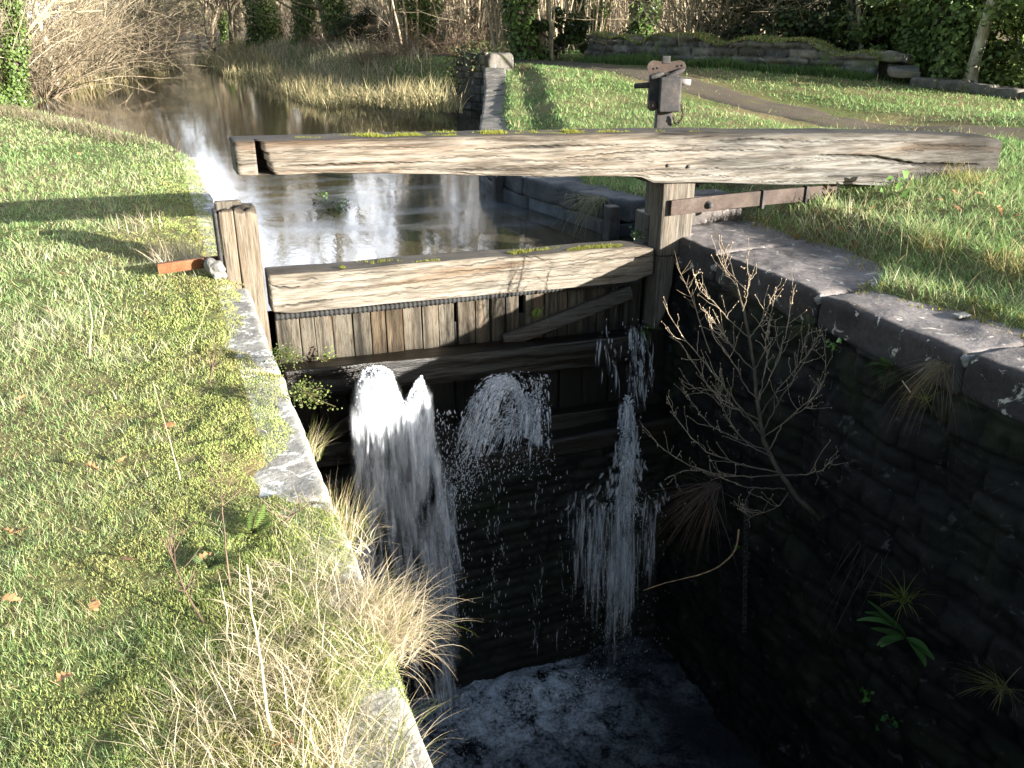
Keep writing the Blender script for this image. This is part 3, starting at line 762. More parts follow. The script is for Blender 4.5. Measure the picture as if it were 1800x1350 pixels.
def make_rail():
    x0, x1 = .48, 3.125; V, F, N = rbox((x1 - x0, .20, 1.0), .012, .022, 320)
    x = V[:, 0] + (x0 + x1) / 2; t = (x - x0) / (x1 - x0); tz = V[:, 2] + .5
    top = .020 - .058 * t + .012 * fbm(np.stack([x * 2.3, x * 0, x * 0], -1), 4, 31) - .03 * sstep(.9, 1.02, t); bot = -.238 - .055 * t + .008 * fbm(np.stack([x * 2.1, x * 0 + 3, x * 0], -1), 3, 33)
    bot = bot + .04 * sstep(.93, 1.0, t) + .02*sstep(.05,0,t)
    z = bot + (top - bot) * tz; front = N[:, 1] < -.5
    dpt = np.zeros(len(V)); crack = np.ones(len(V))
    for line, w, dp in [([(1.55, -.045), (1.75, -.05), (2.0, -.025), (2.2, -.04), (2.36, -.10)], .006, .03), ([(.49, -.18), (.62, -.185), (.85, -.175)], .008, .04), ([(.49, -.05), (.57, -.075), (.66, -.08)], .009, .04),
                        ([(.7, -.06), (1.0, -.08), (1.3, -.075)], .004, .015), ([(.85, -.13), (1.1, -.135), (1.5, -.12)], .004, .012), ([(2.3, -.13), (2.7, -.10), (3.05, -.05)], .005, .02), ([(2.5, -.07), (2.8, -.05), (3.0, -.045)], .005, .02)] + fine_cracks(24, .5, 3.1, lambda q: .02 - .058 * (q - .48) / 2.645, lambda q: -.238 - .055 * (q - .48) / 2.645, 8):
        gm = groove_mask(x, z, line, w); dpt = np.maximum(dpt, (1 - gm) * dp); crack = np.minimum(crack, .3 + .7 * gm)
    rid = fbm(np.stack([x * 1.0, V[:, 1] * 6, tz * 9], -1), 5, 37) * .009
    y = V[:, 1] + 5.20 + np.where(front, dpt - rid, 0); 
    darken = np.where(N[:, 2] > .5, .6, 0) + np.where(N[:, 2] < -.5, .4, 0) + .35 * sstep(.9, 1.0, tz) * front  # darker on top, underside and along the upper front edge
    C = np.repeat((np.where(front, crack, 1) * (1 - np.clip(darken, 0, .7)))[:, None], 3, 1)
    pt = fbm(np.stack([x * 2.6, V[:, 1] * 5, tz * 4], -1), 5, 191); C = C * (1 - .40 * sstep(.0, .45, pt))[:, None] * (1 - .25 * sstep(.55, 1, t)[:, None] * np.array([.8, .95, 1.1]))
    o = build('top_rail', np.stack([x, y, z], 1), [F], M['oak_rail'], gate, col=C)
    n0 = 14000; mx = rng.uniform(.7, 3.1, n0); my = 5.11 + np.abs(rng.normal(0, .045, n0)); keep = (n2(mx, my * 3, 2.6, 80) > .06) & (mx > .9) & (my < 5.28); mx, my = mx[keep], my[keep]; n = len(mx)
    mz = .020 - .058 * (mx - .48) / 2.645 - .004
    c = np.array([.17, .18, .035]) + rng.uniform(-.04, .07, (n, 1)) * np.array([1, .9, .2])
    Vb, Fb, Cb = blades(np.stack([mx, my, mz], 1), rng.uniform(.008, .026, n), rng.uniform(0, 6.28, n), rng.uniform(0, .7, n), rng.uniform(0, .8, n), rng.uniform(.003, .006, n), c, 2)
    build('moss', Vb, Fb, M['moss'], o, col=Cb)
make_rail()

def timber(name, size, off, mat, seed, res=.02, r=.012, amp=.006, tone=1.0, parent=gate, axis=2, shape=None):
    V, F, N = rbox(size, res, r)
    fr = np.array([9, 9, 9.]); fr[axis] = .9
    V2 = V + N * (fbm(V * fr + seed * 3.3, 5, seed) * amp * 2)[:, None]
    if shape is not None: V2 = shape(V2, V, N)
    C = np.full((len(V), 3), tone)
    end = np.abs(N[:, axis]) > .5; C[end] *= .45
    return build(name, V2 + np.array(off), [F], mat, parent, col=C)

# left (mitre) post: three weathered boards side by side, rotted at the head
mp = None
def head(V2, V, N, j=0):
    top = V[:, 2] > V[:, 2].max() - .05
    V2[:, 2] += np.where(top, .03 * fbm(np.stack([V[:, 0] * 30, V[:, 1] * 30, V[:, 0] * 0], -1), 3, 5 + j), 0)
    return V2
mp = timber('mitre_post', (.125, .19, 1.75), (.395, 5.19, -.47), M['oak_z'], 3, amp=.008, shape=head)
timber('side_board', (.078, .19, 1.70), (.288, 5.20, -.45), M['oak_z'], 5, parent=mp, amp=.008, shape=lambda a, b, c: head(a, b, c, 3))
timber('cap_board', (.15, .07, .07), (.315, 5.27, .405), M['oak_post'], 9, parent=mp, axis=0, tone=.9)
timber('iron_edge', (.022, .16, .30), (.232, 5.20, .25), M['iron'], 8, parent=mp, amp=.002)
# heel post
def rot_heel(V2, V, N):
    t = (V[:, 2] - V[:, 2].min()) / np.ptp(V[:, 2]); w = np.interp(t, [0, .22, .5, 1], [.18, .75, .95, 1])
    x0 = V2[:, 0].min(); V2[:, 0] = x0 + (V2[:, 0] - x0) * w; return V2
hp = timber('heel_post', (.255, .24, .52), (3.262, 5.18, .14), M['oak_post'], 11, amp=.007)
timber('facing_timber', (.135, .16, .66), (3.205, 5.145, -.33), M['oak_post'], 13, parent=hp, shape=rot_heel, amp=.008)
timber('lower_post', (.22, .20, 2.3), (3.24, 5.31, -1.0), M['wet_plank'], 14, parent=hp, tone=1.0)

# planks between the rails
x = .50; k = 0
tones = [1.15, .95, 1.1, 1.05, .9, .75, 1.0, 1.1, 1.15, 1.1, .85, 1.0, .7, .9, .95, .8, .85, .7, .8, .6, .6, .55, .5]
gaps = {9: .02, 11: .016, 13: .05}
while x < 3.10:
    w = random.choice([.075, .09, .10, .115, .13, .15]); 
    if x + w > 3.12: w = 3.12 - x
    if w < .04: break
    h = .50 + random.uniform(-.01, .01); yo = random.uniform(-.010, .010)
    def stain(V2, V, N, s=k): return V2
    V, F, N = rbox((w - .005, .05, h), .014, .006)
    V2 = V + N * (fbm(V * np.array([14, 14, 1.2]) + k * 5.1, 5, k) * .007)[:, None]
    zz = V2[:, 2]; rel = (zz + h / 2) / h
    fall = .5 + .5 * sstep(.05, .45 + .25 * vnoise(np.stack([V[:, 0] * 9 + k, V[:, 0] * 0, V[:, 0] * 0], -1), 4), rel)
    top_dark = 1 - .35 * sstep(.85, 1, rel)  # darker at the upper end of each plank
    tone = tones[k % len(tones)] * fall * top_dark
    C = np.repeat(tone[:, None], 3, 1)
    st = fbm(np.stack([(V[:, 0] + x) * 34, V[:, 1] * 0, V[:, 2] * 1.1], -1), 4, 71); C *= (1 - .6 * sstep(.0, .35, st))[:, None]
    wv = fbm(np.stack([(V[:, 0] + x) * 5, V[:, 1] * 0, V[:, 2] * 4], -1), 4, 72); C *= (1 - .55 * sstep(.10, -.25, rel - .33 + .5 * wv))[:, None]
    if 5 <= k <= 6: C *= np.array([1.10, .93, .76])
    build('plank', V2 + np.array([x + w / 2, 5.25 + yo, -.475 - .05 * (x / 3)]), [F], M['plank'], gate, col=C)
    x += w + gaps.get(k, 0.0); k += 1
# boards behind the gaps and below the middle rail
x = .50; k = 0
while x < 3.1:
    w = min(random.choice([.18, .2, .22, .25]), 3.12 - x)
    timber('lower_plank', (w - .006, .05, 1.02), (x + w / 2, 5.27 + random.uniform(-.006, .006), -.98), M['wet_plank'], 30 + k, res=.04, tone=random.uniform(.7, 1.2)); x += w; k += 1
def sag(V2, V, N): V2[:, 2] -= (V2[:, 0] + 1.3) / 2.6 * .10; return V2
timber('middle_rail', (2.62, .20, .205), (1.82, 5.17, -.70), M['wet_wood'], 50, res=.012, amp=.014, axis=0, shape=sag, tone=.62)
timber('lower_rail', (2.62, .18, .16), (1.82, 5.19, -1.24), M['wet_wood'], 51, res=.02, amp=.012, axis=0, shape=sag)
p0, p1 = on_y(1108, 512, 5.2), on_y(885, 600, 5.2)
Lb = math.hypot(p1[0] - p0[0], p1[2] - p0[2]); ang = math.atan2(p0[2] - p1[2], p0[0] - p1[0])
V, F, N = rbox((Lb, .045, .10), .014, .008); V += N * (fbm(V * np.array([1, 12, 12]), 5, 9) * .008)[:, None]
V = euler(V, 0, -ang, 0) + np.array([(p0[0] + p1[0]) / 2, 5.195, (p0[2] + p1[2]) / 2])
build('brace', V, [F], M['oak_x'], gate, col=np.full((len(V), 3), .42))
p0, p1 = on_y(640, 725, 5.2), on_y(545, 785, 5.2)
Lb = math.hypot(p1[0] - p0[0], p1[2] - p0[2]); ang = math.atan2(p0[2] - p1[2], p0[0] - p1[0])
V, F, N = rbox((Lb + .2, .045, .10), .02, .008); V = euler(V, 0, -ang, 0) + np.array([(p0[0] + p1[0]) / 2, 5.2, (p0[2] + p1[2]) / 2])
build('brace', V, [F], M['wet_wood'], gate, col=np.full((len(V), 3), 2.2))
# ribbed hose slung below the top rail
n = 900; tx = np.linspace(0, 1, n); hx = .50 + 2.55 * tx
hz = -.268 - .055 * tx - .006 * np.sin(tx * math.pi * 2.0); hy = 5.165 + .02 * tx
V, F = tubes([(np.stack([hx, hy, hz], 1), .021 + .0035 * np.sin(tx * 2.55 / .030 * 2 * math.pi))], 14)
tag(build('ribbed_hose', V, [F], M['hose']), 'ribbed grey hose slung under the top rail of the gate', 'hose')

# ------------------------------------------------------------------ iron straps
def strap(name, x0, x1, y0, y1, z, h, th, mat, label, joints=(), bolt=None):
    e = tag(empty(name, (x0, y0, z)), label, 'iron strap')
    L = math.hypot(x1 - x0, y1 - y0); a = math.atan2(y1 - y0, x1 - x0)
    V, F, N = rbox((L, th, h), .03, .003); V += np.array([L / 2, 0, 0]); V[:, 2] += .008 * np.sin(V[:, 0] * 2.1)
    build('bar', rotz(V, a), [F], mat, e)
    for j in joints:
        V, F, N = rbox((.022, th * 2.2, h * 1.25), .03, .003); build('stake', rotz(V + np.array([j, -.004, 0]), a), [F], M['iron'], e)
    if bolt:
        V, F = lathe([(0, -.03), (.012, -.03), (.022, -.018), (.022, -.004), (.03, .0), (.03, .01)], 8, 'y'); build('bolt', rotz(V + np.array([bolt, -th / 2 - .008, .0]), a), [F], M['iron'], e)
    return e
strap('anchor_strap', 3.18, 4.66, 5.03, 5.10, .225, .105, .022, M['rust'], 'long rusty iron strap from the heel post along the right bank', (.78, 1.18), .31)
strap('anchor_strap', 3.42, 4.35, 5.62, 5.78, .275, .09, .02, M['iron'], 'dark second iron strap half hidden below the balance beam', (.4,))
q = on_z(300, 418, .06); strap('anchor_strap', -.12, .25, 5.22, 5.26, .085, .06, .03, M['rust_bright'], 'short orange rusty strap in the grass by the left post', (), .28)
V, F = stonebox((.09, .10, .13), .010, .03, .05, 14, 71, (.20, 5.13, .06)); tag(build('rubble_stone', V, [F], M['lime']), 'white broken stone wedged beside the left gate post', 'stone')

# ------------------------------------------------------------------ paddle gear
def paddle_gear():
    s = 7.85 / 1500
    b = at_depth(1165, 222, 7.85); base_z = float(gz(b[0], b[1]))
    e = tag(empty('paddle_gear', (b[0], b[1], 0), R_(-24)), 'dark iron paddle winding gear on a post behind the balance beam', 'paddle gear')
    zt = b[2]          # height of pixel row 222
    def P(px, py): return ((px - 1165) * s, zt + (222 - py) * s)
    def slab(name, x0, x1, yb, yt, th, yo, mat, r=.008, par=e):
        a, bt = P(x0, yb); c, tp = P(x1, yt)
        V, F, N = rbox((c - a, th, tp - bt), .02, r); V = V + np.array([(a + c) / 2, yo, (bt + tp) / 2]); return build(name, V, [F], mat, par)
    a, z = P(1150, 222); a2, z2 = P(1180, 190)
    V, F, N = rbox((.145, .15, z2 - base_z + .3), .04, .012); build('post', V + np.array([0, 0, (z2 + base_z - .3) / 2]), [F], M['iron'], e)
    hs = slab('gear_housing', 1152, 1189, 196, 139, .10, -.11, M['iron'], .018)
    slab('back_plate', 1136, 1186, 184, 136, .10, -.01, M['iron'], .015)
    # bone shaped top plate with four holes
    pts = []
    for cx, cy, r, a0, a1 in [(1141, 124, 11, 90, 250), (1184, 124, 11, -70, 90)]: 
        for t in np.linspace(a0, a1, 12): pts.append(P(cx + r * math.cos(R_(t)), cy - r * math.sin(R_(t))))
    top_mid = [P(1162, 116)]; low_mid = [P(1162, 132)]
    o = pts[:12] + low_mid + pts[12:] + top_mid; o = np.array(o); nO = len(o)
    # outline runs: left lobe (top->bottom), waist, right lobe (bottom->top), waist
    V = np.concatenate([np.stack([o[:, 0], np.full(nO, -.10), o[:, 1]], 1), np.stack([o[:, 0], np.full(nO, -.065), o[:, 1]], 1)])
    i = np.arange(nO); side = np.stack([i, (i + 1) % nO, (i + 1) % nO + nO, i + nO], 1)
    me = build('top_plate', V, [side], M['rust'], e, smooth=False)
    import bmesh
    bm = bmesh.new(); bm.from_mesh(me.data); bm.verts.ensure_lookup_table()
    bm.faces.new([bm.verts[k] for k in range(nO)]); bm.faces.new([bm.verts[k] for k in range(2 * nO - 1, nO - 1, -1)]); bmesh.ops.triangulate(bm, faces=[f for f in bm.faces if len(f.verts) > 4]); bm.normal_update(); bm.to_mesh(me.data); bm.free()
    for hx, hy in [(1141, 126), (1147, 125), (1181, 122), (1188, 121)]:
        c = P(hx, hy); Vh, Fh = lathe([(0, -.006), (.0085, -.006), (.010, 0)], 12, 'y'); build('bolt_hole', Vh + np.array([c[0], -.098, c[1]]), [Fh], M['hole'], me)
    slab('rack_end', 1155, 1168, 118, 106, .05, -.08, M['iron'], .004)
    for (x0, y0, x1, y1) in [(1138, 139, 1158, 133), (1167, 138, 1192, 126)]:
        c0, c1 = P(x0, y0), P(x1, y1); V, F = tubes([(np.array([[c0[0], -.125, c0[1]], [(c0[0] + c1[0]) / 2, -.13, (c0[1] + c1[1]) / 2], [c1[0], -.125, c1[1]]]), np.array([.022, .024, .014]))], 8); build('pawl', V, [F], M['iron'], e)
    def shaft(x0, x1, y, r0, r1, mat):
        c0, c1 = P(x0, y), P(x1, y - 2); V, F = tubes([(np.array([[c0[0], -.02, c0[1]], [c0[0] * .999 + .0, -.02, c0[1]], [c1[0], -.02, c1[1]], [c1[0] + .0005, -.02, c1[1]]]), np.array([.001, r0, r1, .001]))], 12); build('shaft', V, [F], mat, e)
    shaft(1111, 1140, 155, .022, .027, M['iron']); shaft(1207, 1185, 149, .026, .028, M['steel'])
    c = P(1143, 186); V, F = lathe([(0, -.02), (.035, -.02), (.046, -.012), (.046, .02), (0, .02)], 20, 'y'); d = build('ratchet_disc', V + np.array([c[0], -.09, c[1]]), [F], M['rust'], e)
    V, F = lathe([(0, -.03), (.010, -.03), (.012, -.02)], 10, 'y'); build('pin', V + np.array([c[0], -.09, c[1]]), [F], M['steel'], d)
    # hanging chain: separate interlocked links
    cp = np.array([P(1186, 178), P(1192, 184), P(1195, 194), P(1196, 204), P(1192, 212), P(1186, 217), P(1182, 212), P(1180, 203)])
    cu = np.concatenate([[0], np.cumsum(np.hypot(*np.diff(cp, axis=0).T))]); nl = int(cu[-1] / .021); ac = Acc()
    for k in range(nl):
        t = (k + .5) / nl * cu[-1]; q0 = np.array([np.interp(t - .014, cu, cp[:, j]) for j in (0, 1)]); q1 = np.array([np.interp(t + .014, cu, cp[:, j]) for j in (0, 1)])
        d2 = (q1 - q0) / np.linalg.norm(q1 - q0); m = (q0 + q1) / 2; T = np.array([d2[0], 0, d2[1]]); S = np.array([0, 1, 0]) if k % 2 else np.array([-d2[1], 0, d2[0]])
        a = np.linspace(0, 2 * math.pi, 13); pts = np.array([m[0], -.10, m[1]]) + T * (np.cos(a) * .018)[:, None] + S * (np.sin(a) * .010)[:, None]
        V, F = tubes([(pts, np.full(13, .004))], 5); ac.add(V, F)
    ac.build('chain', M['rust'], e)
m_ = Mat('bolt_hole_dark'); M['hole'] = m_.done(m_.pbr((.01, .01, .01), .9))
paddle_gear()

# ------------------------------------------------------------------ pier, boundary wall, kerb
def pier():
    e = tag(empty('bridge_pier', (6.28, 17.15, 0), R_(-58)), 'ivy topped stone pier with a small pointed niche by the canal', 'stone pier')
    c0 = on_z(785, 200, ZW); 
    X0, X1, Yf = 5.50, 6.28, 17.15
    # face towards the water with a pointed niche cut into it
    U, Z = np.meshgrid(np.linspace(0, 1, 70), np.linspace(0, 1, 90), indexing='ij')
    x = X0 + (X1 - X0) * U; z = -.6 + (1.46 + .05 * np.sin(U * 7)) * Z - .25 * (1 - U) ** 4 * Z
    g, c1, c2 = courses(x, z, .12, .2, .2, .4, 31, jitter=.4)
    nx, nz = (U - .52) / .15, (z - .02)
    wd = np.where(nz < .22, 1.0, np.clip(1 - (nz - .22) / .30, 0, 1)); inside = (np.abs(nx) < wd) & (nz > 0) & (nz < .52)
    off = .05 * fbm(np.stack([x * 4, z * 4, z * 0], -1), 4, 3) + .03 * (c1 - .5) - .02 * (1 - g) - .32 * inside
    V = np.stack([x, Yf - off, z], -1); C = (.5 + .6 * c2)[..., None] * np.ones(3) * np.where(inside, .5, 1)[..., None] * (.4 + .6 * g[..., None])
    build('front_face', V.reshape(-1, 3), [gridfaces(70, 90)], M['drystone'], e, col=C.reshape(-1, 3)).location = (-6.28, -17.15, 0)
    V, F = stonebox((.88, .8, 1.42), .05, .08, .06, 4, 33, (X0 + .47, Yf + .44, .10)); build('body', V - np.array([6.28, 17.15, 0]), [F], M['drystone'], e, col=np.full((len(V), 3), .7))
    n = 900; P = np.stack([rng.uniform(X0 - .12, X1 + .05, n), Yf + rng.uniform(-.12, .8, n), .35 + np.abs(rng.normal(.3, .25, n))], 1); P = P[P[:, 2] < 1.05]
    P[:, 0] -= .14 * rng.random(len(P)) * (P[:, 2] < .7); n = len(P)
    P = np.concatenate([P, np.stack([rng.normal(X0 - .02, .06, 420), Yf + rng.uniform(-.16, .5, 420), rng.uniform(-.3, .95, 420)], 1)]); n = len(P)
    c = np.array([.055, .075, .025]) * rng.uniform(.6, 1.6, (n, 1)); brown = rng.random(n) < .3; c[brown] = np.array([.16, .12, .06]) * rng.uniform(.6, 1.2, (brown.sum(), 1))
    Vl, Fl, Cl = leaves(P - np.array([6.28, 17.15, 0]), rng.uniform(.05, .09, n), c); build('ivy', Vl, Fl, M['leaf'], e, col=Cl)
pier()

BW = [on_ground(1030, 107), on_ground(1200, 113), on_ground(1400, 128), on_ground(1540, 140)]
BW = np.array(BW)
def boundary_wall():
    e = tag(empty('boundary_wall', (0, 0, 0)), 'low ruined stone wall with a grassy top beside the track', 'stone wall')
    pth = BW[:, :2]
    t = np.linspace(0, 1, 40); cu = np.concatenate([[0], np.cumsum(np.hypot(*np.diff(pth, axis=0).T))]) ; cu /= cu[-1]
    px = np.interp(t, cu, pth[:, 0]); py = np.interp(t, cu, pth[:, 1]); zg = gz(px, py)
    zt = zg + .50 + .06 * np.sin(t * 19) + .05 * np.sin(t * 41) - .10 * sstep(.8, 1, t)
    relief_wall('masonry', np.stack([px, py], 1), float(zg.min()) - .3, zt, M['drystone'], e, -1, (.10, .17), (.25, .6), 44, depth=.05, proud=.10, rough=.05, res=.04, jitter=.5, back=.5)
    n = 9000; s = rng.uniform(0, 1, n); q = rng.uniform(-.06, .55, n); bx = np.interp(s, t, px); by = np.interp(s, t, py)
    d = np.array([px[-1] - px[0], py[-1] - py[0]]); d /= np.hypot(*d); nr = np.array([-d[1], d[0]])
    bx += nr[0] * q; by += nr[1] * q; bz = np.interp(s, t, zt) - .03
    hh = rng.uniform(.04, .12, n) * (.5 + vnoise(np.stack([bx * 1.3, by * 1.3, bx * 0], -1), 5)); 
    c = np.array([.24, .29, .085]) * rng.uniform(.6, 1.5, (n, 1)); y_ = rng.random(n) < .3; c[y_] = np.array([.40, .34, .16])
    m = 5000; s2 = rng.uniform(0, 1, m); q2 = -rng.uniform(.02, .4, m); b2x = np.interp(s2, t, px) + nr[0] * q2; b2y = np.interp(s2, t, py) + nr[1] * q2
    clump = vnoise(np.stack([b2x * 1.1, b2y * 1.1, b2x * 0], -1), 15); Vg, Fg, Cg = blades(np.stack([b2x, b2y, gz(b2x, b2y)], 1), rng.uniform(.08, .22, m) * (.4 + 1.2 * clump), rng.uniform(0, 6.28, m), rng.uniform(0, .5, m), rng.uniform(.2, 1.2, m), rng.uniform(.015, .03, m), np.array([.12, .19, .06]) * rng.uniform(.6, 1.4, (m, 1)), 2)
    build('grass_base', Vg, Fg, M['grass'], e, col=Cg)
    V, F, C = blades(np.stack([bx, by, bz], 1), hh, rng.uniform(0, 6.28, n), rng.uniform(0, .6, n), rng.uniform(.2, 1.2, n), rng.uniform(.015, .03, n), c, 2)
    build('grass_top', V, F, M['grass'], e, col=C)
boundary_wall()
for k, (px, py, sz) in enumerate([(1565, 124, (.55, .5, .16)), (1585, 130, (.6, .5, .12))]):
    p = on_ground(px, py + 14); V, F = stonebox(sz, .04, .03, .05, 4, 200 + k); V = euler(V, .05, .12 * (1 - 2 * k), .5 + k * .4) + p + np.array([0, 0, .12 + (.22 if k == 0 else .05)])
    tag(build('loose_stone', V, [F], M['drystone'], col=np.full((len(V), 3), 1.1)), ['pale fallen slab lying on top at the broken end of the low wall', 'pale flat stone lying lower at the broken end of the low wall'][k], 'stone')
def kerb():
    e = tag(empty('stone_kerb', (0, 0, 0)), 'worn line of flat kerb stones below the evergreens on the right', 'kerb')
    a, b = on_ground(1610, 150), on_ground(1850, 178)
    for k in range(5):
        t0, t1 = k / 5, (k + 1) / 5; p = a + (b - a) * (t0 + t1) / 2; L = np.linalg.norm((b - a)[:2]) / 5
        V, F = stonebox((L + .01, .45, .16), .05, .04, .05, 3, 210 + k); V = rotz(V, math.atan2(b[1] - a[1], b[0] - a[0])) + np.array([p[0], p[1], gz(p[0], p[1]) + .05])
        build('kerb_stone', V, [F], M['drystone'], e, col=np.full((len(V), 3), .8))
kerb()

# ------------------------------------------------------------------ grass, moss and straw
def polar(n, r0, r1, a0, a1):
    """points with density falling as 1/r^2 away from the camera"""
    r = np.exp(rng.uniform(math.log(r0), math.log(r1), n)); a = rng.uniform(R_(a0), R_(a1), n)
    return np.sin(a) * r, np.cos(a) * r, r
def pal(t, stops):
    ks = np.array([s[0] for s in stops]); cs = np.array([s[1] for s in stops])
    return np.stack([np.interp(t, ks, cs[:, j]) for j in range(3)], 1)
GREENS = [(0, (.13, .25, .075)), (.4, (.25, .38, .135)), (.65, (.39, .46, .20)), (.82, (.55, .53, .32)), (1, (.70, .65, .48))]

def left_grass():
    x, y, r = polar(560000, 1.0, 24, -62, 14)
    dl = Lf(y) - x; keep = (dl > .02) & (y > .2)
    # thin the blades near the coping, where moss and stone take over
    mossy = sstep(1.0, .15, dl + .35 * n2(x, y, 1.7, 51)) * sstep(11, 7, y)
    keep &= rng.random(len(x)) > mossy * .86
    eN = edge_left(x, y); keep &= dl > eN - .04
    x, y, r, dl = x[keep], y[keep], r[keep], dl[keep]; n = len(x)
    patch = n2(x, y, 1.5, 52); fine = n2(x, y, 7, 53)
    dry = np.clip(.46 + .30 * patch + .25 * fine + .22 * rng.normal(size=n) + .12 * sstep(1.8, .3, dl) - .10 * sstep(5.5, 7.5, y), 0, 1)
    c = pal(dry, GREENS) * rng.uniform(.75, 1.25, (n, 1))
    h = rng.uniform(.018, .052, n) * (1 + .9 * np.clip(fine, -.5, 1)) * (1 + .9 * np.clip(patch, -.4, .8)) * (1 + .3 * sstep(3, 12, r)); tall = rng.random(n) < .03; h[tall] *= 2.0; c[tall] = np.array([.5, .42, .22]) * rng.uniform(.7, 1.2, (tall.sum(), 1))
    w = np.clip(.00082 * r, .0018, .03) * rng.uniform(.7, 1.3, n)
    V, F, C = blades(np.stack([x, y, gz(x, y) - .006], 1), h, rng.uniform(0, 6.28, n), rng.uniform(.05, .8, n), rng.uniform(.2, 1.5, n), w, c, 3)
    tag(kind(build('grass', V, F, M['grass'], col=C), 'stuff'), 'short sunlit winter grass on the left canal bank', 'grass')
    # moss carpet near the coping
    x, y, r = polar(820000, 1.0, 10, -40, 14); dl = Lf(y) - x
    eN = edge_left(x, y)
    m = sstep(.95, .2, dl + .35 * n2(x, y, 1.7, 51)) * sstep(eN - .12, eN + .02, dl); keep = (rng.random(len(x)) < m * .9 + .035 * (dl > .3)) & (dl > -.005) & (y > .2) & (dl < 2.2)
    x, y, r, dl = x[keep], y[keep], r[keep], dl[keep]; n = len(x); lump = vnoise(np.stack([x * 16, y * 16, x * 0], -1), 61); tone = n2(x, y, 3.2, 62)
    c = pal(np.clip(.55 + .55 * tone + .10 * rng.normal(size=n), 0, 1), [(0, (.25, .19, .09)), (.3, (.29, .27, .10)), (.6, (.29, .33, .105)), (1, (.35, .42, .13))]) * rng.uniform(.75, 1.25, (n, 1))
    h = (.004 + .013 * lump ** 1.5) * rng.uniform(.6, 1.2, n)
    V, F, C = blades(np.stack([x, y, gz(x, y) - .004 + .012 * lump], 1), h, rng.uniform(0, 6.28, n), rng.uniform(0, 1.0, n), rng.uniform(0, .9, n), np.clip(.0011 * r, .0020, .010) * rng.uniform(.7, 1.3, n), c, 2)
    tag(kind(build('moss', V, F, M['moss'], col=C), 'stuff'), 'yellow green and brown moss creeping over the left coping', 'moss')
left_grass()

def right_grass():
    x, y, r = polar(330000, 3.2, 36, 8, 78); dr = x - Rf(y)
    eR = edge_right(x, y)
    keep = (dr > eR - .03 + .05 * rng.normal(size=len(x))) & (y > .5) & (dr < 16)
    td = track_dist(x, y); keep &= rng.random(len(x)) > sstep(1.15, .55, td + .6 * n2(x, y, 1.7, 71)) * .93
    keep &= ~((y > 17.5) & (dr < .9))
    keep &= rng.random(len(x)) > sstep(10.0, 12.5, dr) * .97
    x, y, r, dr = x[keep], y[keep], r[keep], dr[keep]; n = len(x)
    patch = n2(x, y, 1.1, 72); fine = n2(x, y, 5, 73); ledge = np.exp(-((dr - 1.0 - .10 * n2(x, y, 1.5, 8)) / .16) ** 2) * (y < 5.4)
    dry = np.clip(.24 + .30 * patch + .28 * fine + .2 * rng.normal(size=n) + .22 * ledge + .08 * (y < 5), 0, 1)
    c = pal(dry, GREENS) * rng.uniform(.7, 1.2, (n, 1))
    h = rng.uniform(.04, .10, n) * (1 + .7 * np.clip(fine, -.5, 1)) * (1 + .9 * ledge); tall = rng.random(n) < .02; h[tall] *= 2.2; c[tall] = (.45, .37, .2)
    h *= np.where(y > 7, .8, 1)
    w = np.clip(.0009 * r, .0026, .03) * rng.uniform(.7, 1.3, n)
    V, F, C = blades(np.stack([x, y, gz(x, y) - .008], 1), h, rng.uniform(0, 6.28, n), rng.uniform(.05, .8, n), rng.uniform(.2, 1.5, n), w, c, 3)
    tag(kind(build('grass', V, F, M['grass'], col=C), 'stuff'), 'green winter grass on the right bank around the track', 'grass')
    x, y, r = polar(90000, 2.5, 9, 20, 80); dr = x - Rf(y)
    m = (n2(x, y, 2.6, 75) > -.05) & (dr > edge_right(x, y) - .10 - .10 * n2(x, y, 5, 79)) & (dr < edge_right(x, y) + .35) & (y < 5.2) & (y > .4)
    x, y, r = x[m], y[m], r[m]; n = len(x); lump = vnoise(np.stack([x * 14, y * 14, x * 0], -1), 63)
    c = np.array([.22, .20, .035]) * rng.uniform(.6, 1.5, (n, 1))
    V, F, C = blades(np.stack([x, y, np.maximum(gz(x, y), -.004) + .006 * lump], 1), .006 + .020 * lump, rng.uniform(0, 6.28, n), rng.uniform(0, 1, n), rng.uniform(0, .9, n), np.full(n, .009), c, 2)
    tag(kind(build('moss', V, F, M['moss'], col=C), 'stuff'), 'yellow moss cushions on the right coping slabs', 'moss')
right_grass()

def tuft(p, n, L, spread, az=None, azs=3.2, lean=(.1, .6), bend=(.5, 2.0), w=.0020, base=.06, green=.25, label='', group=None, name='dry_grass_tuft', straw=(.78, .71, .53)):
    a = rng.uniform(0, 6.28, n) if az is None else rng.normal(az, azs, n)
    rr = base * np.sqrt(rng.random(n)); ph = rng.uniform(0, 6.28, n)
    P = np.stack([rr * np.cos(ph), rr * np.sin(ph) * spread, np.zeros(n) - .01], 1)
    c = np.array(straw) * rng.uniform(.6, 1.25, (n, 1)); g = rng.random(n) < green; c[g] = np.array([.20, .25, .06]) * rng.uniform(.7, 1.3, (g.sum(), 1))
    tip = c * np.array([.95, .8, .65])
    V, F, C = blades(P, L * rng.uniform(.45, 1.1, n), a, rng.uniform(*lean, n), rng.uniform(*bend, n), w * rng.uniform(.6, 1.3, n), c, 7, tipcol=tip)
    o = build(name, V, F, M['grass'], col=C); o.location = tuple(p)
    tag(o, label, 'grass tuft', group); return o
def gp(px, py, dz=0): p = on_ground(px, py); p[2] += dz; return p
